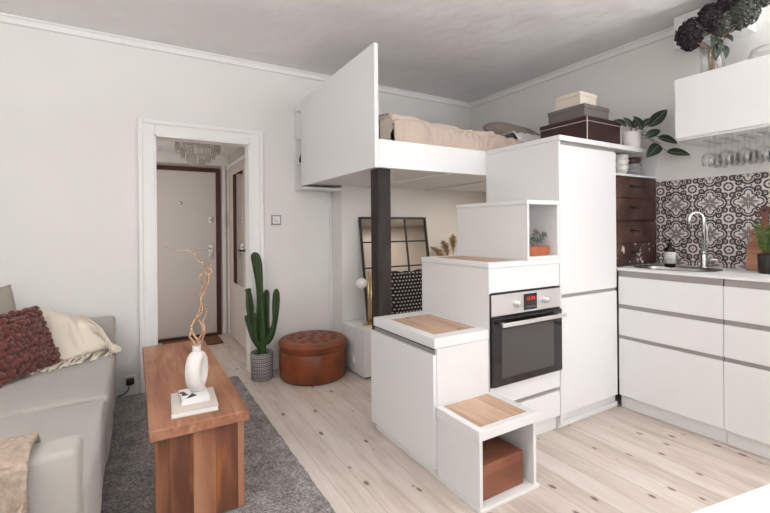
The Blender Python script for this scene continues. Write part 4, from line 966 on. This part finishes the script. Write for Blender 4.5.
lm.build('leaves', 'leaf', pl); rb.build('leaf_rib', 'leafrib', pl); st.build('stems', 'leaf', pl)

# upper cabinet, glass rack, glasses, things on top
UX, UZ0, UZ1 = 2.85, 1.700, 2.072
uc = thing('wall_cabinet', 'white wall cabinet hanging over the sink', 'cabinet', (3.02, .9, UZ0))
MB().box(UX + .019, XR - .001, .30, 1.300, UZ0, UZ1, .001).build('body', 'white', uc)
MB().box(UX, UX + .0185, .30, 1.300, UZ0 + .012, UZ1, .0015).build('door', 'white', uc)
gr = thing('glass_rack', 'white wire stemware rack under the wall cabinet', 'rack', (3.02, .9, UZ0 - .02))
ys_ = [1.215 - .085 * k for k in range(8)]
for y in ys_:
    MB().tube([(2.90, y, UZ0 - .001), (2.90, y, UZ0 - .020), (3.14, y, UZ0 - .020), (3.14, y, UZ0 - .001)], .003, 6).tube([(2.90, y - .026, UZ0 - .001), (2.90, y - .026, UZ0 - .020), (3.14, y - .026, UZ0 - .020), (3.14, y - .026, UZ0 - .001)], .003, 6).build('rail', 'concrete', gr)
gproto = thing('wine_glass', 'x', 'wine glass', (0, 0, 0), 'wine glasses hanging in the rack')
zt_ = 0.0
MB().lathe([(0, .0), (.030, -.0005), (.030, -.002), (.008, -.004), (.0035, -.012), (.0032, -.06), (.008, -.066), (.030, -.085), (.036, -.105), (.034, -.135), (.029, -.150), (.0282, -.150), (.033, -.134), (.0348, -.105), (.029, -.087), (0, -.070)], (0, 0, 0), 28).build('glass', 'shellglass', gproto)
rows = ['first', 'second', 'third', 'fourth', 'fifth', 'sixth', 'seventh']; first = True
for i in range(7):
    for j in range(3):
        o = gproto if first else copy_tree(gproto); first = False
        yy = ys_[i] - .0555; o.location = (2.935 + .08 * j, yy, UZ0 - .0142)
        o['label'] = 'hanging wine glass, %s row from the sink end, %s' % (rows[i], ['nearest the room', 'middle of its row', 'next to the wall'][j])
# glass vase with dried hydrangeas
vx, vy = 2.945, 1.14; gz = UZ1 + .0005
gv = thing('glass_vase', 'clear glass vase holding dried hydrangeas on the wall cabinet', 'vase', (vx, vy, gz))
MB().lathe([(0, 0), (.056, 0), (.060, .005), (.055, .09), (.068, .185), (.0655, .185), (.052, .09), (.056, .008), (0, .006)], (vx, vy, gz), 36).build('body', 'shellglass', gv)
hy_ = thing('dried_hydrangeas', 'plum and grey-green dried hydrangea heads in the glass vase', 'dried flowers', (vx, vy, gz + .01))
VB = Vector((vx, vy, gz + .01))
TW = Vector((-.513, -.858, 0))
def head(c, r, m, n=260, nm='flower_head'):
    mb = MB()
    for k in range(n):
        ph_ = math.acos(1 - 2 * (k + .5) / n); th_ = PI * (1 + 5 ** .5) * k; d = Vector((math.cos(th_) * math.sin(ph_), math.sin(th_) * math.sin(ph_), math.cos(ph_)))
        p = Vector(c) + d * r * random.uniform(.8, 1.05); q = (d + Vector((random.uniform(-.5, .5), random.uniform(-.5, .5), random.uniform(-.5, .5)))).to_track_quat('Z', 'Y').to_matrix().to_4x4()
        mb.lathe([(.0, -.002), (.009, .003), (.010, .006), (.004, .002), (0, .0)], (0, 0, 0), 5, smooth=False, mtx=Matrix.Translation(p) @ q)
    mb.blob(c, r * .75, 2, None, .2); mb.build(nm, m, hy_)
HD = [(-.135, .225, 0, .068, 'petal'), (-.085, .275, .05, .065, 'petal'), (-.03, .29, -.02, .062, 'petal'), (-.10, .20, .04, .045, 'petal'), (.035, .27, .0, .062, 'petalg'), (.105, .30, .0, .070, 'petalg'), (.17, .385, .02, .062, 'petalg'), (.06, .365, .03, .062, 'petal'), (.12, .42, -.02, .055, 'petal'), (.0, .36, .02, .05, 'petal')]
stm = MB()
for a, z, c, r, m in HD:
    p = VB + RV * a + Vector((.513, .858, 0)) * c + TW * max(0, a) * .9 + Vector((0, 0, z)); head(p, r, m); b0 = VB + Vector((random.uniform(-.02, .02), random.uniform(-.02, .02), .003))
    stm.tube([b0, VB + Vector((random.uniform(-.02, .02), random.uniform(-.02, .02), .13)), VB.lerp(p, .72) + Vector((0, 0, .02)), p], .0034, 6)
stm.build('stems', 'twig', hy_)
lv = MB(); lr = MB()
for a, z, a2, z2, w_ in [(-.02, .16, -.03, .05, .045), (.02, .15, .03, .06, .045), (-.03, .20, -.055, .13, .04), (.0, .19, -.01, .10, .035), (-.06, .22, -.11, .19, .035), (.03, .2, .07, .16, .04), (.06, .24, .12, .22, .04)]:
    A = VB + RV * a + Vector((0, 0, z)) + FW * .05; B = VB + RV * a2 + Vector((0, 0, z2)) + FW * .07; leaf(lv, lr, A, B, w_, FW + Vector((0, 0, .4)), .01)
lv.build('leaves', 'leaf', hy_); lr.build('leaf_rib', 'euca', hy_)
jx, jy = 3.06, .93
gj = thing('glass_jar', 'wide clear glass jar on the wall cabinet right of the flowers', 'jar', (jx, jy, gz))
MB().lathe([(0, 0), (.070, 0), (.078, .01), (.080, .075), (.066, .105), (.060, .108), (.060, .103), (.063, .102), (.0765, .073), (.074, .012), (0, .006)], (jx, jy, gz), 36).build('body', 'shellglass', gj)
# white ventilation box near the ceiling
vb = thing('vent_box', 'white boxed ventilation housing at the ceiling above the wall cabinet', 'vent', (3.09, 1.15, 2.31))
MB().box(3.08, XR - .001, 1.03, 1.408, 2.348, 2.556, .003).build('housing', 'white', vb)
MB().tube([(3.072, 1.09 + .035 * math.cos(2 * PI * k / 24), 2.47 + .035 * math.sin(2 * PI * k / 24)) for k in range(25)], .004, 8, caps=False).lathe([(0, 0), (.028, 0), (.026, .008), (0, .01)], (0, 0, 0), 24, mtx=Matrix.Translation((3.0795, 1.09, 2.47)) @ Matrix.Rotation(-PI / 2, 4, 'Y')).build('valve', 'trim', vb)

# white dining table near the camera
dt = thing('dining_table', 'white tabletop corner in the near right foreground', 'table', (1.15, -.12, 0))
b = bmesh.new(); tv = []
hx_, hy2, rc = .80, .40, .10
for cx, cy, a0 in ((hx_ - rc, hy2 - rc, 0), (-hx_ + rc, hy2 - rc, PI / 2), (-hx_ + rc, -hy2 + rc, PI), (hx_ - rc, -hy2 + rc, 1.5 * PI)):
    for k in range(9): a = a0 + PI / 2 * k / 8; tv.append((cx + rc * math.cos(a), cy + rc * math.sin(a), 0))
mm = Matrix.Translation((1.30, -.184, .71)) @ Matrix.Rotation(math.radians(-10), 4, 'Z')
mb = MB(); mb.poly([mm @ Vector(p) for p in tv], (0, 0, .03), .004); mb.build('tabletop', 'table', dt); b.free()
for sx_ in (-1, 1):
    for sy_ in (-1, 1):
        p = mm @ Vector((sx_ * .66, sy_ * .30, 0)); MB().tube([(p.x, p.y, .001), (p.x, p.y, .709)], [.014, .02], 14).build('leg', 'table', dt)

# added torchieres, out of view beside the camera, to brighten the ceiling
for i, (lx, ly, p, lab) in enumerate([(-1.3, .75, 50, 'added black torchiere as ceiling fill in the near left corner by the sofa'), (2.75, -.75, 76, 'added black torchiere as ceiling fill beyond the near end of the kitchen')]):
    t = thing('added_uplight', lab, 'added uplight', (lx, ly, .001))
    MB().lathe([(0, 0), (.13, 0), (.13, .015), (.02, .03), (0, .03)], (lx, ly, .001), 32).build('base', 'black', t)
    MB().tube([(lx, ly, .03), (lx, ly, 1.66)], .012, 12).build('pole', 'black', t)
    MB().lathe([(0, 1.655), (.03, 1.66), (.15, 1.74), (.16, 1.76), (.155, 1.76), (.145, 1.745), (.03, 1.668), (0, 1.665)], (lx, ly, .0), 32).build('lamp_shade', 'black', t)
    l = bpy.data.lights.new('uplight_fill', 'AREA'); l.shape = 'DISK'; l.size = .22; l.energy = p; l.color = (.96, .98, 1)
    o = bpy.data.objects.new('uplight_fill', l); COL.objects.link(o); o.parent = t; o.location = (0, 0, 1.75); o.rotation_euler = (PI, 0, 0)

ul = thing('loft_fill', 'small white spot added as fill light under the loft platform', 'light', (2.62, 2.60, 1.54))  # invented lamp, kept out of view, that lifts the dark alcove
MB().lathe([(0, -.012), (.04, -.012), (.045, 0), (.045, .0125), (0, .0125)], (2.62, 2.60, 1.54), 28).build('housing', 'white', ul)
l = bpy.data.lights.new('loft_fill_light', 'AREA'); l.shape = 'DISK'; l.size = .07; l.energy = 5; l.color = (1, .90, .80)
o = bpy.data.objects.new('loft_fill_light', l); COL.objects.link(o); o.parent = ul; o.location = (0, 0, -.016)
